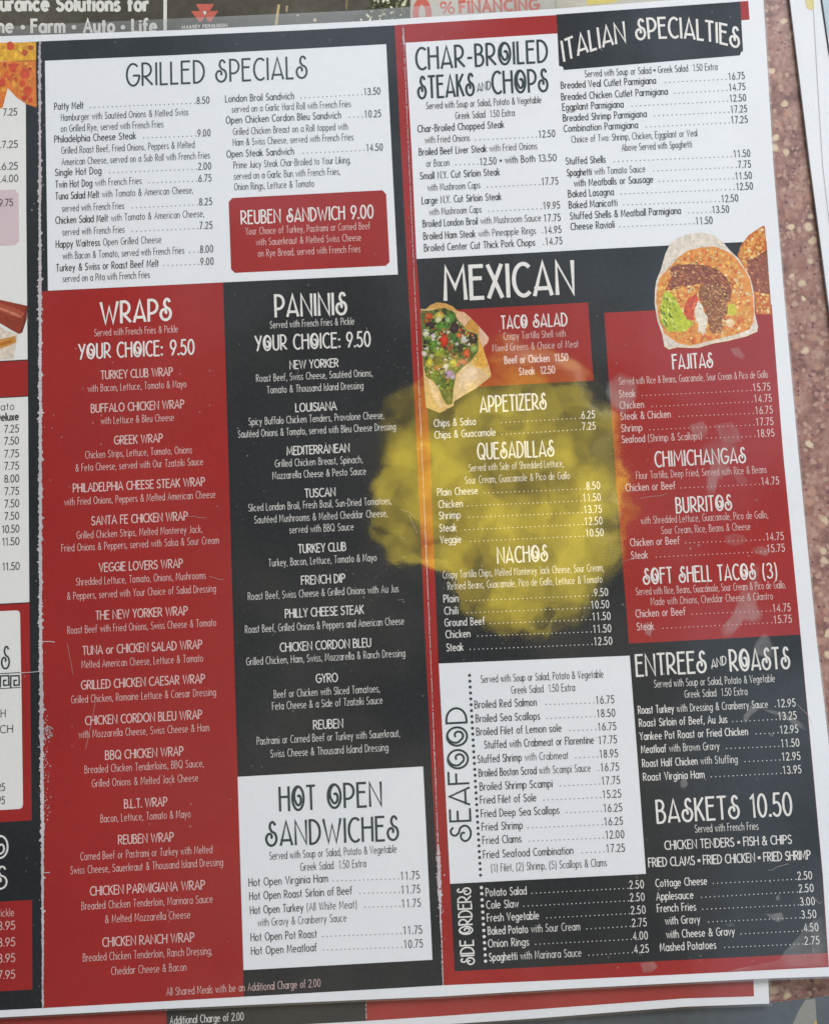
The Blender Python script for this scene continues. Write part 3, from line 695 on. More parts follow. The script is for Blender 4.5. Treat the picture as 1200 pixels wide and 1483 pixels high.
def upright(m, x0, y0, x1, y1, txt, cap, w):
    """a heading set sideways, read from the foot of the page up"""
    st, wd = layout(txt, DISP, (w, w), 12, 34)
    for pts, ww, ch in st:
        m.ribbon([(x0 + (x1 - x0) * a / wd - b * cap / 100, y0 + (y1 - y0) * a / wd + b * cap / 100 * .05) for a, b in pts], ww * .9, ZT)
def dot_rule(x0, y0, x1, y1, n, r, mat):
    q = Mesh()
    for i in range(n): q.disc(x0 + (x1 - x0) * i / (n - 1), y0 + (y1 - y0) * i / (n - 1), r, ZT, n=9)
    q.build('dotted_rule', mat, P2)
s = Section(P2, M_TEXT, M_HEAD)
upright(s.h, 682, 1217, 674.5, 1025, 'SEAFOOD', 29, 3.4); s.has_h = True
s.D(696, 989, 874, 'Served with Soup or Salad, Potato & Vegetable'); s.D(740, 1004.6, 832.5, 'Greek Salad  1.50 Extra')
for a in ((687, 1025.8, 777.5, 'Broiled Red Salmon', 889.5, 1018, '16.75'), (688.5, 1046, 782, 'Broiled Sea Scallops', 891, 1037.4, '18.50'),
          (689.5, 1065, 813, 'Broiled Filet of Lemon sole', 892.5, 1056.7, '16.75'), (701, 1084, 860, 'Stuffed with Crabmeat or Florentine', 893.5, 1076, '17.75', None, (1.22, .88), False),
          (691, 1104.9, 823, 'Stuffed Shrimp ~with Crabmeat', 895, 1096, '18.95'), (693, 1124.8, 855.5, 'Broiled Boston Scrod ~with Scampi Sauce', 896.5, 1115.5, '16.75'),
          (694.5, 1144.6, 800, 'Broiled Shrimp Scampi', 898, 1135, '17.75'), (695, 1164, 776.5, 'Fried Filet of Sole', 899.5, 1154.5, '15.25'),
          (696, 1183.7, 810, 'Fried Deep Sea Scallops', 901, 1174.5, '16.25'), (697.5, 1203, 757, 'Fried Shrimp', 902, 1194, '16.25'),
          (698.5, 1222.4, 755, 'Fried Clams', 904, 1213.3, '12.00'), (699.5, 1243, 830, 'Fried Seafood Combination', 905, 1233, '17.25'),
          (711, 1262.5, 879, '~(1) Filet, (2) Shrimp, (5) Scallops & Clams')): s.L(*a)
s.done(); dot_rule(679.7, 978, 695.7, 1267.4, 35, 2.3, M_HEAD)
s = Section(P2, M_LIGHT, M_LIGHT)
upright(s.h, 686.8, 1396, 684.8, 1361.5, 'SIDE', 19, 2.4); upright(s.h, 684.2, 1352.5, 681, 1285.5, 'ORDERS', 19, 2.4); s.has_h = True
for a in ((703, 1298, 762.5, 'Potato Salad', 932.5, 1286, '2.50'), (704, 1316, 751, 'Cole Slaw', 933.5, 1304.3, '2.50'), (705, 1334.7, 780.5, 'Fresh Vegetable', 935, 1322.8, '2.50'),
          (706, 1353.6, 840, 'Baked Potato ~with Sour Cream', 936.5, 1341, '2.75'), (706.5, 1372, 766, 'Onion Rings', 938, 1360, '4.00'), (708, 1391.8, 842, 'Spaghetti ~with Marinara Sauce', 939.5, 1379, '4.25'),
          (949, 1284.5, 1024, 'Cottage Cheese', 1176, 1273, '2.50'), (950, 1303.7, 1004, 'Applesauce', 1178, 1291.3, '2.50'), (951, 1321, 1008, 'French Fries', 1180, 1310.3, '3.00'),
          (963, 1339, 1014, 'with Gravy', 1182, 1329, '3.50'), (964.5, 1358.7, 1064, 'with Cheese & Gravy', 1185, 1348, '4.50'), (955.5, 1377.5, 1037, 'Mashed Potatoes', 1186.5, 1367, '2.75')): s.L(*a)
s.done(); dot_rule(696.8, 1285.4, 702.8, 1392, 13, 2.4, M_LIGHT)
s = Section(P2, M_LIGHT, M_LIGHT)
s.H(920.5, 979, 1024, 973, 30, 3.7, 'ENTREES'); s.H(1029.5, 968, 1052, 961.5, 12.5, 1.7, 'AND'); s.H(1056.5, 971.8, 1145, 967.4, 30, 3.7, 'ROASTS')
s.D(947, 995.7, 1122, 'Served with Soup or Salad, Potato & Vegetable'); s.D(991, 1010.5, 1082, 'Greek Salad  1.50 Extra')
for a in ((923.5, 1033.7, 1112, 'Roast Turkey ~with Dressing & Cranberry Sauce', 1152, 1022.8, '12.95'), (925, 1052.5, 1053, 'Roast Sirloin of Beef, Au Jus', 1153.5, 1041.3, '13.25'),
          (926, 1071.7, 1083, 'Yankee Pot Roast or Fried Chicken', 1156, 1060.8, '12.95'), (928, 1090.7, 1042, 'Meatloaf ~with Brown Gravy', 1157.5, 1080.7, '11.50'),
          (929.5, 1111, 1068, 'Roast Half Chicken ~with Stuffing', 1159, 1100, '12.95'), (931, 1130.7, 1020, 'Roast Virginia Ham', 1160.5, 1119.3, '13.95')): s.L(*a)
s.done()
s = Section(P2, M_LIGHT, M_LIGHT)
s.H(950.5, 1191.7, 1072, 1184.3, 32, 3.9, 'BASKETS'); s.H(1086, 1183.5, 1148, 1180, 32, 3.9, '10.50'); s.D(1006, 1205.7, 1098, 'Served with French Fries')
s.B(962, 1230.5, 1146.5, 'CHICKEN TENDERS \u2022 FISH & CHIPS', 12.4); s.B(938.5, 1255.5, 1174, 'FRIED CLAMS \u2022 FRIED CHICKEN \u2022 FRIED SHRIMP', 12.6); s.done()

# -- left page (its right-hand margin)
panel([(-400, 80), (37, 62), (38, 300), (40, 520.5), (-400, 545)], M_CREAM, P0)
panel([(-400, 546), (40, 522), (40.5, 573), (-400, 597)], M_RED, P0)
panel([(-400, 598), (40.5, 574.5), (42.5, 872), (-400, 895)], M_CREAM, P0)
panel([(-400, 896), (42.5, 873.5), (46, 1188), (-400, 1215)], M_RED, P0)
panel([(-400, 903), (24, 884), (27.5, 885.3), (29, 888.5), (31, 1000), (33.3, 1165), (32, 1169.5), (28.5, 1171.5), (-400, 1196)], M_CREAM, P0, 2)
panel([(-400, 1325), (46.5, 1303.5), (46.8, 1433), (-400, 1458)], M_RED, P0)
panel([(-200, 284), (22.5, 274.2), (23.5, 278), (27, 280), (28, 350), (24.5, 351.5), (23.5, 355), (-200, 366)], M_PINK, P0, 2)
s = Section(P0, M_TEXT, M_HEAD)
for x1, y, t in ((25, 167.5, '7.25'), (26, 214.5, '.7.25'), (26, 246, '.6.25'), (26.5, 264, '.4.00'), (19, 299, '9.75')): s.L(x1 - 5.2 * len(t), y, x1, t)
s.done()
s = Section(P0, M_TEXT, M_HEAD)
s.L(-26, 595.5, 21, '~Tomato'); s.L(-6, 609.5, 27.5, 'Deluxe', wts=(1.9, 1))
for x1, y, t in ((27.5, 626.7, '7.25'), (27.6, 644, '7.50'), (27.6, 662.7, '7.75'), (27.7, 680.4, '7.75'), (27.8, 698.8, '8.00'), (27.9, 717, '7.75'), (28, 735, '7.50'), (28, 753, '7.50'), (28.2, 772, '10.50'), (28.4, 790, '11.50'), (28.8, 826, '11.50')):
    s.L(x1 - 5.4 * len(t) + (1.5 if t[0] == '1' else 0), y, x1, t, cap=10.6)
s.done()
s = Section(P0, M_TEXT, M_HEAD)
s.H(-60, 970.5, 15, 968, 32, 2.6, 'GYROS'); s.L(-60, 1042, 8.5, 'SANDWICH', cap=11); s.L(-60, 1065, 19, 'SANDWICH', cap=11)
s.L(-12, 1146, 7.5, '7.25', cap=10.5); s.L(-12, 1165, 7.5, '8.95', cap=10.5); s.done()
q = Mesh()                                                            # Greek key band
q.ribbon([(-30, 977.2), (28.5, 974)], 1.2, ZT); q.ribbon([(-30, 999), (29.5, 995.5)], 1.2, ZT)
for x in (-17, 0.5, 15.5):
    q.ribbon([(x, 995), (x + .2, 979), (x + 12, 978.4), (x + 12.4, 992), (x + 5, 992.6), (x + 4.8, 985.5), (x + 8.5, 985.2)], 2.2, ZT)
q.build('greek_key_band', M_HEAD, P0)
s = Section(P0, M_ROSE, M_LIGHT)
s.H(-120, 1248, 12.5, 1242, 32, 3.2, 'COMBO'); s.H(-120, 1293, 11.5, 1286.5, 32, 3.2, 'PLATES')
s.D(-40, 1330, 20.5, 'Fries & Pickle')
for x1, y, t in ((22, 1347, '8.95'), (22, 1371, '8.95'), (22, 1394, '8.95'), (22, 1418, '7.95')): s.L(x1 - 25, y, x1, t, cap=11.8)
s.done()

# ------------------------------------------------------------------ printed food photographs
def food(pg, name='food_photo'): return Mesh()
ZF = 6.2e-5
f = Mesh()                                                            # taco salad bowl
A = lambda pts: at(600, 420, 7.807, pts)
outl = A([(70, 215), (130, 215), (180, 170), (250, 140), (350, 150), (430, 185), (490, 240), (560, 250), (640, 320), (720, 400), (800, 490), (840, 540), (830, 590), (775, 650), (800, 740), (840, 850), (865, 950), (860, 980), (700, 1110), (560, 1190), (450, 1260), (437, 1310), (370, 1340), (350, 1360), (280, 1385), (130, 1325), (110, 1100), (95, 850), (80, 500)])
shape(f, outl, ZF, (216, 178, 120))
shape(f, A([(130, 215), (180, 170), (250, 140), (350, 150), (430, 185), (480, 235), (380, 230), (240, 210)]), ZF + 1e-6, (206, 156, 84))
shape(f, A([(490, 240), (560, 250), (640, 320), (600, 380), (540, 420), (500, 430), (490, 330)]), ZF + 1e-6, (222, 178, 142))
shape(f, A([(640, 320), (720, 400), (730, 470), (700, 500), (560, 430), (600, 370)]), ZF + 1e-6, (206, 150, 70))
shape(f, A([(700, 500), (740, 520), (770, 650), (800, 760), (830, 860), (740, 880), (640, 830), (690, 740)]), ZF + 1e-6, (222, 168, 74))
shape(f, A([(735, 420), (800, 490), (838, 540), (828, 590), (770, 650), (740, 560)]), ZF + 1.2e-6, (226, 184, 160))
fill = A([(75, 230), (150, 235), (300, 205), (430, 235), (500, 350), (600, 460), (715, 500), (720, 690), (640, 800), (540, 880), (470, 950), (445, 1090), (425, 1290), (370, 1300), (300, 1200), (250, 1090), (130, 975), (100, 850), (80, 500)])
shape(f, fill, ZF + 1.5e-6, (92, 108, 48))
scatter(f, fill, 420, [(74, 112, 44), (112, 140, 58), (60, 84, 40), (150, 160, 80), (206, 196, 178), (66, 52, 44), (190, 90, 60), (150, 120, 70), (176, 178, 66)], 1.0, 3.0, ZF + 2e-6, 3, 1.4)
def lump(x, y, r, rgb, sx=1.0, sy=1.0, n=9, seed=0):
    rr = random.Random(seed + int(x * 13 + y))
    f.fan([((600 + (x + r * sx * rr.uniform(.8, 1.15) * cos(2 * pi * i / n)) / 7.807), 420 + (y + r * sy * rr.uniform(.8, 1.15) * sin(2 * pi * i / n)) / 7.807) for i in range(n)], ZF + 2.0e-5 + (len(f.f) % 60) * 1e-7, tuple(min(.95, c * 1.2) for c in srgb(*rgb)), tuple(c * .62 for c in srgb(*rgb)))
for L_ in ((330, 570, 62, (214, 60, 34), .95, 1.15), (322, 530, 30, (232, 92, 50)), (160, 295, 58, (216, 84, 46), 1.0, .75), (140, 345, 35, (190, 66, 36)), (190, 395, 55, (62, 46, 44), 1.1, .8), (450, 425, 58, (66, 50, 48), .9, 1.2),
           (660, 550, 62, (70, 56, 48), .95, 1.1), (520, 650, 50, (80, 70, 52), .8, 1.1), (120, 610, 40, (58, 50, 42), .7, 1.2), (420, 300, 60, (84, 136, 52), 1.0, .9), (380, 340, 40, (146, 180, 110), .8, 1), (320, 410, 68, (88, 138, 52), 1.1, .8),
           (215, 610, 55, (104, 150, 52), .9, 1.1), (270, 700, 72, (140, 160, 50), 1.2, .7), (270, 790, 60, (92, 88, 44), 1.1, .8), (455, 545, 48, (74, 122, 52), .8, 1.1), (672, 665, 46, (152, 178, 92), .9, 1.1), (270, 1005, 75, (106, 130, 62), 1.0, .85),
           (340, 1150, 55, (110, 122, 60), .9, 1.2), (395, 1230, 40, (136, 136, 70), .8, 1.2), (130, 490, 52, (206, 206, 178), 1.0, .9), (560, 560, 42, (214, 210, 204), 1.0, 1.0), (215, 520, 32, (216, 206, 200)), (110, 720, 36, (224, 216, 196), .9, 1.1), (355, 865, 40, (220, 206, 198)),
           (395, 950, 55, (176, 140, 186), 1.1, .8), (430, 985, 30, (202, 182, 204)), (285, 285, 55, (208, 196, 84), 1.0, .8), (270, 335, 40, (222, 218, 168)), (440, 830, 48, (214, 192, 58), .8, 1.1), (170, 820, 42, (206, 192, 64), .9, 1.4), (590, 720, 52, (222, 108, 58), .8, 1.2), (550, 810, 60, (206, 120, 74), 1.1, .6),
           (500, 510, 28, (220, 110, 60)), (250, 880, 50, (170, 112, 60), 1.0, .7), (430, 690, 44, (140, 96, 66), .6, 1.4), (340, 235, 36, (58, 76, 40), .9, 1.0), (550, 470, 26, (120, 44, 50)), (90, 300, 30, (88, 110, 56)), (480, 610, 22, (206, 200, 180)), (690, 780, 40, (216, 180, 90), .8, 1.0)):
    lump(*L_)
scatter(f, A([(90, 240), (430, 240), (600, 470), (700, 520), (700, 690), (540, 860), (450, 1000), (420, 1150), (300, 1150), (130, 950), (90, 600)]), 150, [(96, 140, 56), (58, 66, 36), (214, 206, 186), (206, 120, 66), (64, 50, 42), (176, 184, 80), (140, 160, 70)], .6, 1.7, ZF + 2.75e-5, 33, 1.8)
shape(f, A([(452, 1110), (475, 1000), (520, 910), (600, 845), (660, 850), (760, 880), (850, 955), (845, 988), (700, 1100), (560, 1185), (450, 1245)]), ZF + 3.0e-5, (224, 190, 148))
shape(f, A([(500, 1090), (540, 960), (620, 880), (720, 900), (700, 1010), (580, 1120)]), ZF + 3.1e-5, (230, 202, 170))
shape(f, A([(650, 850), (770, 870), (862, 950), (850, 965), (760, 890), (655, 862)]), ZF + 3.2e-5, (232, 186, 104))
shape(f, A([(105, 975), (200, 1030), (270, 1110), (305, 1210), (335, 1290), (370, 1340), (345, 1358), (280, 1380), (135, 1318), (112, 1100)]), ZF + 3.0e-5, (214, 176, 118))
shape(f, A([(150, 1010), (210, 1050), (262, 1130), (290, 1230), (330, 1320), (280, 1330), (200, 1200)]), ZF + 3.1e-5, (226, 194, 156))
f.ribbon(A([(105, 975), (200, 1030), (270, 1110), (305, 1210), (340, 1300), (375, 1335), (437, 1308), (452, 1110), (475, 1000), (520, 910), (600, 842)]), 1.0, ZF + 3.4e-5, srgb(236, 206, 150))
f.ribbon(A([(135, 1325), (280, 1385), (350, 1358)]), .9, ZF + 3.4e-5, srgb(226, 190, 120))
f.build('food_photo', M_PHOTO, P2, 'taco salad in a folded tortilla bowl')

f = Mesh()                                                            # cut burrito
A = lambda pts: at(930, 320, 6.0, pts)
back = A([(1050, 40), (1063, 48), (1080, 250), (1105, 640), (1122, 815), (985, 808), (970, 650), (930, 480), (880, 400), (825, 300), (850, 220), (920, 125), (1000, 70)])
RICE = [(234, 158, 70), (242, 190, 112), (226, 124, 58), (246, 212, 156), (216, 104, 50), (238, 174, 84), (240, 182, 96)]
MEAT = [(164, 92, 66), (136, 68, 50), (188, 120, 84), (150, 80, 60), (204, 140, 98)]
shape(f, back, ZF, (200, 110, 50)); scatter(f, back, 380, RICE, 1.3, 2.8, ZF + 1e-6, 11, 1.3)
bm_ = A([(905, 340), (960, 330), (1078, 250), (1090, 430), (1102, 640), (960, 610), (925, 480)])
shape(f, bm_, ZF + 1.3e-5, (150, 84, 62)); scatter(f, bm_, 120, MEAT, .6, 1.4, ZF + 1.4e-5, 12, 2.2)
outl = A([(120, 520), (160, 420), (200, 280), (240, 200), (300, 150), (400, 112), (520, 100), (620, 125), (700, 185), (750, 245), (790, 285), (840, 330), (880, 400), (930, 480), (955, 560), (970, 650), (975, 800), (985, 840), (1005, 920), (995, 960), (900, 1000), (740, 1040), (620, 1060), (480, 1100), (400, 1100), (300, 1095), (230, 1115), (190, 1085), (170, 980), (130, 870), (105, 720), (108, 600)])
shape(f, outl, ZF + 2.4e-5, (224, 213, 200))
scatter(f, outl, 40, [(226, 214, 200), (218, 206, 190), (228, 218, 206)], 2.0, 5.0, ZF + 2.45e-5, 14, 1.5, -.7)
fillb = A([(128, 560), (150, 490), (250, 390), (300, 325), (400, 255), (520, 228), (620, 222), (720, 255), (800, 310), (870, 400), (930, 500), (955, 620), (970, 780), (965, 880), (930, 940), (800, 990), (600, 1040), (420, 1085), (300, 1060), (190, 980), (140, 850), (118, 700)])
shape(f, rag(fillb, .5, 5), ZF + 3.2e-5, (224, 148, 70)); scatter(f, fillb, 800, RICE, 1.4, 3.1, ZF + 3.25e-5, 15, 1.35)
meat = A([(240, 395), (420, 375), (560, 385), (650, 420), (720, 480), (780, 600), (765, 700), (735, 700), (690, 570), (520, 540), (440, 560), (330, 560), (250, 600), (200, 600), (250, 500)])
shape(f, rag(meat, .9, 3), ZF + 6.4e-5, (142, 78, 54)); scatter(f, meat, 190, MEAT, .6, 1.5, ZF + 6.45e-5, 16, 3.4, .25)
pull = A([(500, 560), (560, 540), (640, 560), (730, 600), (735, 700), (745, 790), (690, 850), (700, 930), (670, 975), (600, 970), (575, 900), (560, 820), (520, 740), (490, 650)])
shape(f, rag(pull, 1.0, 3), ZF + 6.4e-5, (148, 94, 58)); scatter(f, pull, 210, [(186, 130, 84), (206, 154, 104), (134, 80, 50), (166, 110, 70), (218, 172, 124)], .5, 1.2, ZF + 6.45e-5, 17, 2.6)
lett = A([(190, 610), (260, 630), (310, 720), (360, 820), (440, 890), (380, 960), (230, 965), (160, 880), (150, 780), (170, 690)])
shape(f, rag(lett, .8, 3), ZF + 6.6e-5, (190, 200, 50)); scatter(f, lett, 70, [(204, 214, 60), (168, 184, 40), (222, 226, 110), (108, 128, 40), (150, 170, 46)], 1.0, 2.4, ZF + 6.7e-5, 18, 2.4, 1.1)
tom = A([(400, 665), (470, 632), (482, 690), (445, 790), (450, 860), (385, 855), (355, 775)])
shape(f, rag(tom, .7, 3), ZF + 6.9e-5, (206, 84, 52)); scatter(f, tom, 22, [(216, 100, 62), (190, 66, 44), (226, 124, 80)], 1.0, 2.6, ZF + 7e-5, 19, 1.6)
crm = A([(480, 690), (520, 730), (530, 790), (565, 830), (560, 900), (530, 1000), (490, 950), (480, 880), (450, 800)])
shape(f, rag(crm, .9, 3), ZF + 7.2e-5, (232, 222, 204)); scatter(f, crm, 16, [(240, 232, 218), (214, 196, 166)], .8, 2.0, ZF + 7.3e-5, 20, 1.6)
edge = A([(215, 380), (420, 340), (640, 390), (760, 480), (810, 620), (790, 760), (740, 900), (690, 985), (590, 980), (530, 850), (500, 640), (420, 590), (300, 600), (190, 620), (220, 500)])
scatter(f, edge, 90, MEAT + [(196, 140, 92), (214, 164, 112)], .5, 1.1, ZF + 6.9e-5, 41, 4.0, .5)
scatter(f, edge, 46, RICE, .8, 1.7, ZF + 6.95e-5, 42, 1.4); scatter(f, edge, 40, [(84, 44, 32), (100, 52, 36)], .5, 1.1, ZF + 6.97e-5, 43, 2.6, .6)
pep = A([(740, 730), (800, 720), (822, 790), (780, 830), (740, 800)])
shape(f, rag(pep, .6, 3), ZF + 7.2e-5, (206, 200, 70)); f.disc(930 + 760 / 6., 320 + 885 / 6., 6.5, ZF + 7.2e-5, srgb(238, 206, 164), 10); f.disc(930 + 748 / 6., 320 + 872 / 6., 2.4, ZF + 7.4e-5, srgb(248, 232, 206), 8)
f.ribbon(A([(190, 1085), (230, 1113), (300, 1094), (400, 1099), (480, 1099), (620, 1059), (740, 1039), (900, 999), (996, 958)]), 1.6, ZF + 7.6e-5, srgb(236, 214, 176))
f.build('food_photo', M_PHOTO, P2, 'cut beef burrito with rice and lettuce')

f = Mesh()                                                            # toasted cheese wedges on the left page
A = lambda pts: at(0, 40, 4.94, pts)
w1 = A([(-300, 115), (258, 103), (258, 235), (150, 240), (50, 240), (-300, 260)])
w2 = A([(-300, 260), (50, 242), (255, 232), (262, 572), (190, 548), (120, 500), (55, 432), (20, 570), (-40, 610), (-300, 620)])
shape(f, w1, ZF, (226, 168, 46)); shape(f, w2, ZF, (220, 124, 48))
scatter(f, w1, 70, [(238, 190, 62), (214, 148, 40), (232, 176, 54), (196, 90, 46)], 1.5, 5, ZF + 1e-6, 21, 1.5)
scatter(f, w2, 190, [(226, 140, 52), (232, 164, 66), (206, 92, 46), (214, 110, 46), (196, 66, 44), (222, 150, 58)], 1.2, 4.6, ZF + 1e-6, 22, 1.3)
for x, y, r in ((70, 130, 30), (90, 285, 32), (180, 330, 38), (200, 450, 34), (160, 400, 22), (215, 520, 20), (20, 390, 26)):
    f.poly([((x + r * random.uniform(.7, 1.2) * cos(i * .7)) / 4.94, 40 + (y + r * random.uniform(.8, 1.4) * sin(i * .7)) / 4.94) for i in range(9)], ZF + 1.8e-5, srgb(206, 78, 44))
f.build('food_photo', M_PHOTO, P0, 'toasted orange cheese wedges')
f = Mesh()                                                            # syrup jug over a dessert
B_ = lambda pts: at(0, 340, 4.94, pts)
shape(f, B_([(-300, 420), (0, 465), (90, 485), (196, 508), (192, 600), (160, 700), (135, 710), (80, 680), (0, 632), (-300, 560)]), ZF, (150, 62, 44))
shape(f, B_([(-300, 440), (0, 490), (100, 520), (170, 560), (160, 600), (80, 580), (0, 545), (-300, 500)]), ZF + 1e-6, (178, 84, 62))
shape(f, B_([(0, 520), (100, 556), (150, 580), (146, 590), (80, 566), (0, 532)]), ZF + 2e-6, (206, 132, 106))
shape(f, B_([(196, 508), (192, 600), (160, 700), (140, 706), (172, 600), (180, 520)]), ZF + 2e-6, (118, 50, 44))
shape(f, B_([(-300, 620), (0, 660), (60, 690), (128, 712), (112, 820), (95, 888), (-300, 900)]), ZF, (222, 208, 192))
shape(f, B_([(-300, 750), (0, 750), (110, 722), (116, 770), (60, 795), (0, 815), (-300, 830)]), ZF + 1e-6, (206, 146, 70))
shape(f, B_([(-300, 770), (0, 772), (90, 748), (80, 772), (0, 795), (-300, 800)]), ZF + 2e-6, (188, 118, 44))
f.build('food_photo', M_PHOTO, P0, 'brown jug pouring over a dessert')

# ------------------------------------------------------------------ wear: cracked folds, scratches; glare painted as pale patches
ZW = 1.6e-4
def crack(path, wid, seed, gap=0.0, step=2.2, wob=.8):
    """a fold where the ink has flaked off to the white paper: uneven strip with ragged sides"""
    r = random.Random(seed); q = Mesh(); pts = []
    for (x0, y0), (x1, y1) in zip(path[:-1], path[1:]):
        n = max(1, int(abs(y1 - y0) / step))
        for i in range(n): t = i / n; pts.append((x0 + (x1 - x0) * t, y0 + (y1 - y0) * t))
    pts.append(path[-1])
    dl = dr = 0
    prev = None; drift = 0
    for i, (x, y) in enumerate(pts):
        base = wid(y); base *= r.choice((.8, 1, 1, 1.15)); drift = .85 * drift + r.uniform(-.18, .18) * wob
        l = base * r.uniform(.55, 1.0) + (r.random() < .10) * r.uniform(.3, 1.0) * base
        g = base * r.uniform(.55, 1.0) + (r.random() < .10) * r.uniform(.3, 1.0) * base
        cur = ((x + drift - l, y + r.uniform(-.4, .4)), (x + drift + g, y + r.uniform(-.4, .4)))
        if prev and r.random() >= gap: q.poly([prev[0], cur[0], cur[1], prev[1]], ZW)
        prev = cur
    return q, r
def fleck(q, r, x, y, s):
    a = r.uniform(0, 6.28); n = r.randint(4, 6)
    q.poly([(x + s * r.uniform(.4, 1.2) * cos(a + 2 * pi * i / n), y + s * r.uniform(.4, 1.3) * sin(a + 2 * pi * i / n)) for i in range(n)], ZW + 2e-6)
q, r = crack([(57.6, 60.5), (57.8, 340), (58.2, 600), (58.6, 900), (60, 1010), (61.5, 1200), (62, 1459.5)],
             lambda y: lerp_tab(y, (60, 120, 200, 260, 300, 420, 620, 720, 900, 1000, 1030, 1060, 1080, 1180, 1200, 1300, 1460), (1.5, 2.6, 1.7, 2.9, 2.0, 3.0, 2.9, 3.2, 2.8, 3.4, 3.8, 4.6, 2.6, 3.2, 3.0, 2.2, 1.6)), 5)
for _ in range(70):                                                   # flaked area beside the fold
    y = r.uniform(1035, 1190); fleck(q, r, 66 + (y - 1040) * .03 + r.gauss(0, 2.6), y, r.uniform(.4, 1.3))
for _ in range(26): fleck(q, r, 70 + r.gauss(0, 3.5), 1062 + r.gauss(0, 9), r.uniform(.6, 1.7))
for _ in range(60): y = r.uniform(70, 1450); fleck(q, r, 59 + r.gauss(0, 5), y, r.uniform(.3, .8))
for a in ([(58, 972), (46, 973.5), (28, 974.6)], [(60, 929), (73, 929), (79, 930)], [(62, 1264), (72, 1263.5)], [(62, 1056), (71, 1052), (77, 1056)], [(55, 1082), (62, 1081)]):
    q.ribbon(a, 1.1, ZW + 3e-6)
q.build('fold_crack', M_FRAY, MENU)
q, r = crack([(583.5, 37), (596, 320), (610, 640), (623.6, 955), (633, 1200), (641.5, 1427)],
             lambda y: lerp_tab(y, (37, 60, 70, 300, 600, 1190, 1222, 1240, 1290, 1315, 1350, 1427), (.5, 1.4, .5, .42, .45, .6, 1.0, 3.4, 3.6, 1.6, .9, .7)), 8, gap=.10, step=2.0, wob=.55)
for _ in range(60): y = r.uniform(40, 1420); fleck(q, r, 583.5 + (y - 37) * .0417 + r.gauss(0, 3.0), y, r.uniform(.25, .8))
for _ in range(34): y = r.uniform(1225, 1330); fleck(q, r, 634 + (y - 1225) * .04 + r.gauss(0, 3.2), y, r.uniform(.5, 1.5))
q.build('fold_crack', M_FRAY, MENU)
q = Mesh()
for a in ([(271, 748), (282, 747.5), (289, 750), (293, 749.3), (299, 750.5)], [(303, 835), (312, 837), (318, 839.5), (324, 839.3)], [(1112, 1260.5), (1120, 1259.5), (1122, 1256.5), (1132, 1253.5), (1141, 1251)],
          [(97, 932), (102, 955), (106, 977)], [(138, 1017), (134, 1040), (128, 1068), (124, 1085)], [(576, 869), (584, 868)], [(1020, 852), (1024, 846), (1024, 843)], [(926, 722), (940, 719), (956, 718), (966, 714)],
          [(905, 812), (920, 809), (934, 809)], [(580, 738), (594, 742), (602, 751)], [(1178, 1300), (1186, 1309), (1189, 1306)], [(1164, 1383), (1165, 1385)], [(1176, 1372), (1179, 1380)], [(1172, 1383), (1173, 1385)],
          [(592, 745), (604, 772)], [(1154, 1020), (1170, 1036), (1176, 1050)], [(108, 504.8), (111, 505)], [(530, 474), (531, 478)]):
    q = Mesh(); q.ribbon([(x + random.uniform(-.4, .4), y) for x, y in a], .42, ZW); q.build('scratch', M_SCUFF, MENU)
q = Mesh(); r = random.Random(31)
for _ in range(260): fleck(q, r, r.uniform(340, 900), r.uniform(420, 1000), r.uniform(.25, .55))
for _ in range(420): fleck(q, r, r.gauss(720, 110), r.gauss(720, 110), r.uniform(.25, .6))
for _ in range(60): fleck(q, r, r.uniform(880, 1190), r.uniform(470, 1390), r.uniform(.25, .65))
q.build('dust_specks', M_SCUFF, MENU)['kind'] = 'stuff'
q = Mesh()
C1 = lambda pts: at(860, 640, 3.53, pts); C2 = lambda pts: at(900, 920, 4, pts); C3 = lambda pts: at(900, 1200, 4, pts); C4 = lambda pts: at(860, 320, 3.53, pts)
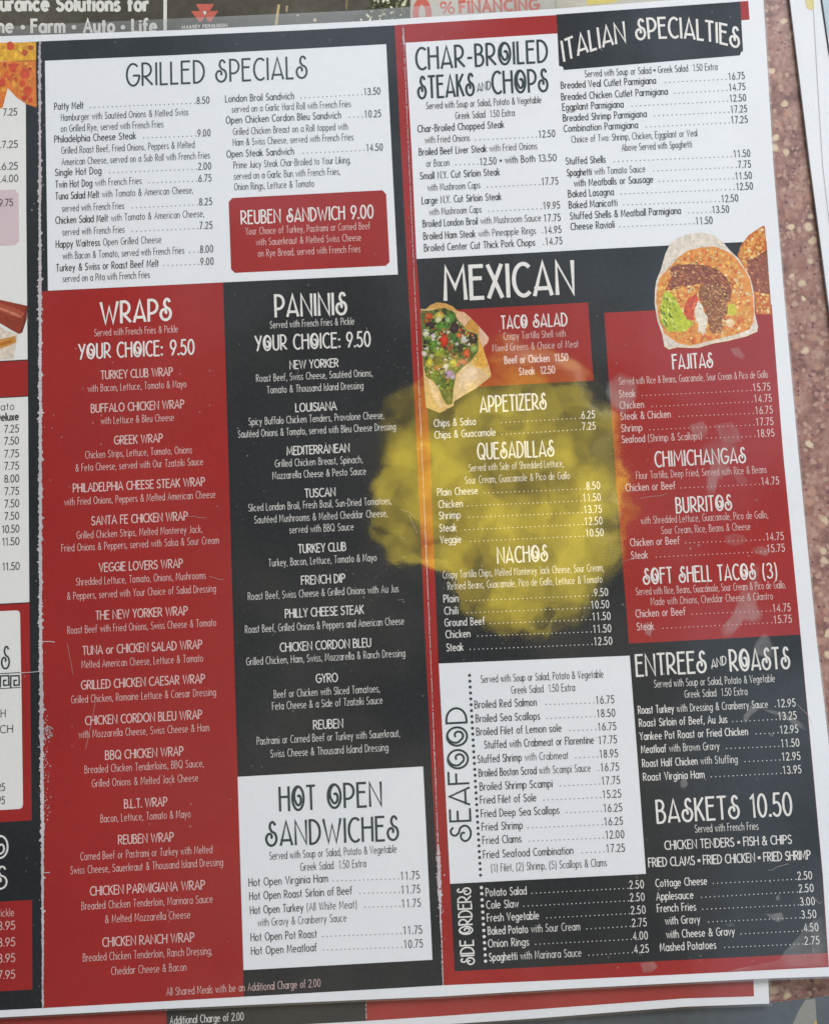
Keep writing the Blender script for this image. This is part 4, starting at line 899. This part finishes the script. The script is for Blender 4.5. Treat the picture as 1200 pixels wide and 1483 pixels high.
glare_patches = [C1([(540, 10), (600, -20), (690, -30), (740, 10), (735, 60), (700, 110), (690, 150), (650, 200), (640, 190), (612, 285), (575, 270), (570, 200), (592, 120), (560, 60)]),
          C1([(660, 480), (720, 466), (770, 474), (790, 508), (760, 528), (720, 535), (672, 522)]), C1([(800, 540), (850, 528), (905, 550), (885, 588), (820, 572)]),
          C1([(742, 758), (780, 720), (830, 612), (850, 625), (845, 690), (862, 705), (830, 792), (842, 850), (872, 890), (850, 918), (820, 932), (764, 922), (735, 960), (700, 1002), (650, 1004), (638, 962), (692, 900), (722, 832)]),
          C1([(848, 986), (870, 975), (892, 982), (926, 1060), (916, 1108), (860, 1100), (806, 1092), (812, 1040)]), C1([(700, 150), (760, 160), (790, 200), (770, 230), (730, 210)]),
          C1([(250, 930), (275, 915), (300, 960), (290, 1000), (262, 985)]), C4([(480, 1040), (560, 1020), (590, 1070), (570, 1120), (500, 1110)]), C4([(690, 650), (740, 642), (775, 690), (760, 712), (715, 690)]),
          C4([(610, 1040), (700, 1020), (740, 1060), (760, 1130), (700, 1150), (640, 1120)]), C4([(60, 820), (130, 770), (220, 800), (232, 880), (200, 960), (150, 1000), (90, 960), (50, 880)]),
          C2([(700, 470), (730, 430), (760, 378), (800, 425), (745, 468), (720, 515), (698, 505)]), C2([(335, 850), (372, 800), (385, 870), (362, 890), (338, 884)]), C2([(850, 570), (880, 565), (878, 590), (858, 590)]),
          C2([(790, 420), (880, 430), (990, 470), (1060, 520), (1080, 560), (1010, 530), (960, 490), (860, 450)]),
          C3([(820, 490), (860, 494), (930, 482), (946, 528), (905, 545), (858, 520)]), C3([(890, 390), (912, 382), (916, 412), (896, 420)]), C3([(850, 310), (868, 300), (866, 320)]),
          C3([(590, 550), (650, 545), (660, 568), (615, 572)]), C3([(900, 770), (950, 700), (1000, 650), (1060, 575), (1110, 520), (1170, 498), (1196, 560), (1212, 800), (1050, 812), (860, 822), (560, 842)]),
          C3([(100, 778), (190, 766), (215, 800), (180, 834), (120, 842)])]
for i, p in enumerate(glare_patches):  # each patch of painted glare fades out at its rim
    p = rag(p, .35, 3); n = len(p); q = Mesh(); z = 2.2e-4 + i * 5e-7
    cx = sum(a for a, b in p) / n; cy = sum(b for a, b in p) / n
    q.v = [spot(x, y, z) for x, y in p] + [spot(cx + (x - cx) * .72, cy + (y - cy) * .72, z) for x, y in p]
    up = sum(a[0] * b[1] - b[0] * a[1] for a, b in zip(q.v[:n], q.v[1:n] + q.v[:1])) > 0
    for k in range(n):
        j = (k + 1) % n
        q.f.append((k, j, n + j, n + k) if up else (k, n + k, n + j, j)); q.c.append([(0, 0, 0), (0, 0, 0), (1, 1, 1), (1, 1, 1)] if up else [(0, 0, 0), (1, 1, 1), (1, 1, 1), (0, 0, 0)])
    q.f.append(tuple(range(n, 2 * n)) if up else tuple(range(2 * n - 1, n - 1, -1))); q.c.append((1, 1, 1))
    q.build('glare_patch', M_GLARE, MENU)

# ------------------------------------------------------------------ what lies under and beside it
M_SLATE = ink('dark_slate_print', (.085, .098, .108), .1, 300, .6, .25)
UND = empty('menu', 'matching diner menu lying underneath, showing only its lower edge with the shared meals line', 'menu', (0.0, -.17, -.0031))
OF = lambda pts, dx=-111.0, dy=44.5: [(x + dx, y + dy) for x, y in pts]
UO = [(-480, 120), (1000, 20), (1021, 900), (1112, 1417), (1113.5, 1453.5), (990, 1458), (780, 1474.5), (640, 1484), (500, 1492), (0, 1521), (-480, 1548)]
q = Mesh(); q.slab(UO, -.0031, -.0023); q.build('sheet', M_PAPER, UND)
UE = [(-484, 116), (1003, 16), (1025, 900), (1116, 1417), (1117.5, 1457), (990, 1461.5), (780, 1478), (640, 1487.5), (500, 1495.5), (0, 1524.5), (-484, 1552)]
q = Mesh(); q.poly(UE, -.0020); q.build('laminate', M_WARM_HAZE, UND)
q = Mesh(); q.poly([(-470, 140), (240, 110), (240.5, 1300), (241, 1495.5), (-470, 1532)], -.00228); pr = q.build('page', M_RED, UND)
q = Mesh(); q.poly([(240, 110), (480, 90), (512, 1000), (530.5, 1478.5), (380, 1487), (241, 1495.5), (240.5, 1300)], -.00228); pn = q.build('page', M_NAVY, UND)
q = Mesh(); q.poly([(480, 90), (960, 60), (1060, 1100), (1089, 1380), (1091.5, 1443), (990, 1446), (780, 1461.5), (640, 1471.5), (530.5, 1478.5), (512, 1000)], -.00228); pm = q.build('page', M_RED, UND)
s = Section(pn, M_LIGHT, M_LIGHT, -.00222)
write(s.l, 246, 1483.5, 353, 'Additional Charge of 2.00', 11.2, (1.05, 1.05), z=-.00222); s.has_l = True; s.done()
q, r = crack([(511, 1000), (530, 1478)], lambda y: .7, 9, gap=.25)
q2 = Mesh(); q2.v = [(x, y, -.00221) for x, y, z in q.v]; q2.f = q.f; q2.c = q.c; q2.build('fold_crack', M_FRAY, UND)

LOW = empty('menu_cover', 'dark slate laminated cover at the bottom right, lowest sheet of the stack', 'menu cover', (.1, -.2, -.0058))
q = Mesh(); q.slab([(250, 1506), (700, 1479), (1113, 1454), (1200, 1443.5), (1420, 1424), (1440, 1760), (240, 1800)], -.0058, -.0048); q.build('sheet', M_SLATE, LOW)
q = Mesh(); q.poly([(248, 1504), (700, 1477), (1113, 1452), (1200, 1441.5), (1422, 1422), (1442, 1763), (238, 1803)], -.0046); q.build('laminate', M_FILM, LOW)
q = Mesh(); q.poly([(1172, 1474), (1181, 1471), (1185, 1500), (1166, 1505)], -.00478); q.build('yellow_patch', ink('ochre_print', (.55, .38, .08)), LOW)
q = Mesh(); q.poly([(1157, 1462), (1166, 1448), (1180, 1446.5), (1182, 1475), (1170, 1500), (1140, 1500)], -.00477); q.build('painted_reflection', ink('pale_grey_reflection', (.26, .25, .22)), LOW)  # pale reflected streak painted as a flat shape on the cover

SIDE = empty('menu_card', 'white-bordered laminated card on the granite at the top right corner', 'menu card', (.19, .2, -.0062))
q = Mesh(); q.slab([(1140, -60), (1143.5, 0), (1173, 240), (1199.5, 440), (1232, 660), (1700, 640), (1660, -90)], -.0062, -.0052); q.build('sheet', M_PAPER, SIDE)
q = Mesh(); q.poly([(1137, -64), (1141, 0), (1170.5, 240), (1197, 440), (1230, 664), (1704, 644), (1664, -94)], -.0050); q.build('laminate', M_FILM, SIDE)
q = Mesh(); q.poly([(1188.5, -10), (1212, 130), (1260, 400), (1600, 380), (1560, -40)], -.00515); q.build('page', ink('pale_blue_print', (.50, .60, .66)), SIDE)
q = Mesh(); q.ribbon([(1187.5, -10), (1199.5, 72), (1211, 130), (1258, 400)], 2.6, -.0051); q.build('border_line', M_TEXT, SIDE)
q = Mesh(); q.ribbon([(1175, -10), (1178, 20), (1184, 130), (1191, 240), (1212, 420)], .8, -.0051); q.build('crease', ink('grey_crease', (.45, .43, .44)), SIDE)
q = Mesh(); q.poly([(1164, -8), (1178, -8), (1178.5, 12), (1174, 15), (1168, 11)], -.00512); q.build('yellow_patch', ink('butter_yellow', (.72, .62, .30)), SIDE)  # small yellow patch at the top of the card

# the advertising placemat
M_UMBER = ink('umber_print', (.088, .080, .066), .12, 300, .6, .3)
M_ADWHITE = ink('greyed_white_print', (.62, .61, .57), .04)
M_ADRED = ink('faded_red_print', (.50, .13, .10), .06)
M_ADPALE = ink('pale_taupe_print', (.42, .40, .36), .06, 400, .6, .2)
PLM = empty('placemat', 'paper placemat with insurance, tractor and financing advertisements under the top edge of the menu', 'placemat', (-.05, .22, -.0052))
q = Mesh(); q.slab([(-300, -160), (1080, -190), (1100, 20), (1060, 120), (-280, 180)], -.0052, -.0046); q.build('sheet', M_ADPALE, PLM)
q = Mesh(); q.poly([(-290, -150), (238, -155), (238, 120), (-280, 170)], -.00458); a1 = q.build('advertisement', M_UMBER, PLM)
q = Mesh(); q.poly([(242, -155), (592, -165), (594, 90), (240, 120)], -.00458); a2 = q.build('advertisement', M_UMBER, PLM)
q = Mesh(); q.poly([(597, -165), (803, -172), (803, 80), (598, 90)], -.00458); a3 = q.build('advertisement', ink('ash_print', (.47, .45, .41), .06), PLM)
q = Mesh(); q.poly([(806, -172), (1070, -180), (1060, 60), (806, 80)], -.00458); a4 = q.build('advertisement', ink('sand_print', (.55, .51, .43), .06, 400, .6, .2), PLM)
q = Mesh(); q.ribbon([(239.6, -150), (239, 60), (239, 118)], 5, -.00455); q.build('divider', M_ADWHITE, PLM)
q = Mesh(); zz = -.00455
write(q, -29, 14.6, 216, 'Insurance Solutions for', 19, (4.9, 4.9), y1=15.2, gap=18, space=34, z=zz)
write(q, -38, 46.6, 20, 'Home', 18, (4.0, 4.0), y1=46.6, gap=18, z=zz); write(q, 44, 46.8, 95, 'Farm', 18, (4.0, 4.0), y1=46.6, gap=18, z=zz)
write(q, 120, 46.6, 167, 'Auto', 18, (4.0, 4.0), y1=46.6, gap=18, z=zz); write(q, 190, 46.4, 228, 'Life', 18, (4.0, 4.0), y1=46, gap=18, z=zz)
for x in (33, 107, 178): q.disc(x, 39.5, 3.4, zz, n=10)
q.build('advert_lettering', M_ADWHITE, a1)
q = Mesh()
for t in ([(283.5, 5.8), (310, 5.8), (303.5, 16), (289.5, 16)], [(276.5, 16), (293, 16), (297, 23), (291.5, 31.5), (288, 31.5)], [(299.5, 16), (316, 16), (305, 31.5), (301.5, 31.5), (297, 23)]): q.poly(t, zz)
q.build('tractor_emblem', M_ADRED, a2)
q = Mesh(); write(q, 263, 41.5, 329, 'MASSEY FERGUSON', 4.2, (1.1, 1.1), y1=38.5, gap=16, z=zz); q.poly([(292, 16.3), (301, 16.3), (296.5, 22.3)], zz); q.build('advert_lettering', M_ADWHITE, a2)
q = Mesh(); r = random.Random(4)
leafp = [(520, -60), (594, -60), (594, 40), (500, 40), (516, 22), (536, 8), (530, -20)]
q.poly(leafp, zz, srgb(74, 74, 58)); scatter(q, leafp, 260, [(190, 190, 160), (60, 62, 46), (120, 124, 92), (214, 212, 190), (44, 46, 36)], .8, 2.4, zz + 1e-6, 6, 1.6)
q.poly([(402, 6), (405.5, 7), (401.5, 36), (397.5, 36)], zz, srgb(186, 166, 120)); q.poly([(414, 9), (417, 8), (416, 18), (413.5, 16)], zz, srgb(176, 160, 124))
q.disc(456, 29, 2.6, zz, srgb(196, 182, 160)); q.disc(431, 22, 1.3, zz, srgb(206, 200, 180)); q.poly([(500, -40), (506, -40), (503, 14), (500, 14)], zz, srgb(120, 112, 88))
q.build('farm_photo', M_PHOTO, a2)
q = Mesh(); write(q, 598, 40, 626, '0', 38, (9, 9), y1=38, z=zz); write(q, 637, 19.5, 659, '%', 16, (2.6, 2.6), y1=18.5, z=zz); write(q, 664, 18, 781, 'FINANCING', 15.5, (4.4, 4.4), y1=14, gap=20, z=zz); q.build('advert_lettering', M_ADRED, a3)
q = Mesh(); q.poly([(838, -60), (905, -60), (902, -2), (886, 4.5), (850, 7)], zz); q.build('yellow_patch', ink('corn_yellow_print', (.72, .58, .10)), a4)

# ------------------------------------------------------------------ added glowing bowl, out of view, shaped to give the menu's yellow reflection
def added_lamp():
    RIM = [(143, .180), (133, .198), (121, .192), (110, .215), (97, .190), (88, .228), (78, .214), (66, .222), (57, .212), (46, .190), (36, .205), (24, .176), (12, .186), (4, .170), (358, .190), (342, .170), (334, .186), (326, .174), (308, .190), (298, .172), (290, .182), (270, .160), (253, .142), (247, .112), (236, .098), (222, .112), (209, .150), (200, .148), (191, .166), (183, .150), (176, .160), (160, .150)]  # rim drawn after the outline of the wanted reflection
    RIM.sort(); n = 144; zb = 1.05; cx, cy = .105, .1465
    lm = empty('added_glow_bowl', 'added glowing yellow bowl out of view, shaped to give the golden reflection across the menu', 'added_lamp', (cx, cy, zb))
    ang = [a for a, _ in RIM]; rad = [b for _, b in RIM]
    def rim(a):
        a %= 360; return lerp_tab(a, [ang[-1] - 360] + ang + [ang[0] + 360], [rad[-1]] + rad + [rad[0]])
    V, F = [], []; rings = 9
    for k in range(rings):
        t = (k + 1) / rings
        for i in range(n):
            a = 360.0 * i / n; R = rim(a) * sin(t * pi / 2) ** .8
            V.append((R * cos(radians(a)), R * sin(radians(a)), .085 * (1 - cos(t * pi / 2)) + .004 * sin(radians(a * 6)) * t))
    V.append((0, 0, 0)); ctr = len(V) - 1
    for i in range(n):
        j = (i + 1) % n; F.append((ctr, j, i))
        for k in range(rings - 1): F.append((k * n + i, k * n + j, (k + 1) * n + j, (k + 1) * n + i))
    me = bpy.data.meshes.new('added_bowl'); me.from_pydata(V, [], F); me.update()
    for p in me.polygons: p.use_smooth = True
    mt, nt, N, L, B = nodes('mottled_yellow_glow')
    tc = N.new('ShaderNodeTexCoord'); nz = N.new('ShaderNodeTexNoise'); nz.inputs['Scale'].default_value = 13; nz.inputs['Detail'].default_value = 8; nz.inputs['Roughness'].default_value = .7
    L.new(tc.outputs['Object'], nz.inputs['Vector'])
    cr = N.new('ShaderNodeValToRGB'); e = cr.color_ramp.elements
    e[0].position = .36; e[0].color = (.10, .075, .012, 1); e[1].position = .62; e[1].color = (1, .77, .065, 1); k = e.new(.46); k.color = (.46, .345, .028, 1)
    L.new(nz.outputs['Fac'], cr.inputs[0])
    gl_ = N.new('ShaderNodeVectorMath'); gl_.operation = 'LENGTH'; L.new(tc.outputs['Object'], gl_.inputs[0])
    fo = N.new('ShaderNodeMapRange'); fo.interpolation_type = 'SMOOTHSTEP'                    # emission set to fade towards the rim; there is no bulb
    for i_, v_ in enumerate((.10, .235, 1.0, .30)): fo.inputs[i_ + 1].default_value = v_
    L.new(gl_.outputs['Value'], fo.inputs[0])
    fs = N.new('ShaderNodeMath'); fs.operation = 'MULTIPLY'; fs.inputs[1].default_value = 6.6; L.new(fo.outputs[0], fs.inputs[0])
    ds = N.new('ShaderNodeTexNoise'); ds.inputs['Scale'].default_value = 38; ds.inputs['Detail'].default_value = 3; L.new(tc.outputs['Object'], ds.inputs['Vector'])
    dv = N.new('ShaderNodeVectorMath'); dv.operation = 'MULTIPLY_ADD'; L.new(ds.outputs['Color'], dv.inputs[0]); dv.inputs[1].default_value = (.022, .022, .022); L.new(tc.outputs['Object'], dv.inputs[2])
    vo = N.new('ShaderNodeTexVoronoi'); vo.inputs['Scale'].default_value = 40; L.new(dv.outputs[0], vo.inputs['Vector'])   # dimmed cells break up the glow so its reflection looks ragged
    sc_ = N.new('ShaderNodeSeparateColor'); L.new(vo.outputs['Color'], sc_.inputs[0])
    pa = N.new('ShaderNodeMath'); pa.operation = 'MULTIPLY_ADD'; L.new(fo.outputs[0], pa.inputs[0]); pa.inputs[1].default_value = 1.1
    ng = N.new('ShaderNodeMath'); ng.operation = 'MULTIPLY'; L.new(sc_.outputs[0], ng.inputs[0]); ng.inputs[1].default_value = -1; L.new(ng.outputs[0], pa.inputs[2])
    pm = N.new('ShaderNodeMapRange'); pm.inputs[1].default_value = -.12; pm.inputs[2].default_value = .30; pm.inputs[3].default_value = .10; pm.inputs[4].default_value = 1; L.new(pa.outputs[0], pm.inputs[0])
    fm = N.new('ShaderNodeMath'); fm.operation = 'MULTIPLY'; L.new(fs.outputs[0], fm.inputs[0]); L.new(pm.outputs[0], fm.inputs[1])
    L.new(fm.outputs[0], B.inputs['Emission Strength'])
    B.inputs['Base Color'].default_value = (.6, .45, .05, 1); B.inputs['Roughness'].default_value = .25
    L.new(cr.outputs[0], B.inputs['Emission Color'])
    me.materials.append(mt)
    o = bpy.data.objects.new('added_bowl', me); COL.objects.link(o); o.parent = lm
    so = o.modifiers.new('Solidify', 'SOLIDIFY'); so.thickness = .004; so.offset = 1
    mb, _, _, _, Bb = nodes('dark_bronze'); Bb.inputs['Base Color'].default_value = (.05, .035, .02, 1); Bb.inputs['Metallic'].default_value = .8; Bb.inputs['Roughness'].default_value = .4
    def lathe(name, prof, seg=24):
        v = []; f = []
        for r_, z_ in prof: v += [(r_ * cos(2 * pi * i / seg), r_ * sin(2 * pi * i / seg), z_) for i in range(seg)]
        for k_ in range(len(prof) - 1):
            for i in range(seg):
                j = (i + 1) % seg; f.append((k_ * seg + i, k_ * seg + j, (k_ + 1) * seg + j, (k_ + 1) * seg + i))
        f.append(tuple(range(seg - 1, -1, -1))); f.append(tuple(range((len(prof) - 1) * seg, len(prof) * seg)))
        mm = bpy.data.meshes.new(name); mm.from_pydata(v, [], f); mm.update(); mm.materials.append(mb)
        ob = bpy.data.objects.new(name, mm); COL.objects.link(ob); ob.parent = lm
    lathe('added_stem', [(.006, .0045), (.006, .9)]); lathe('added_socket_cap', [(.03, .10), (.034, .13), (.02, .17), (.008, .19)]); lathe('added_ceiling_rose', [(.05, .9), (.05, .91), (.02, .93)])  # fittings made up to go with the added bowl
added_lamp()
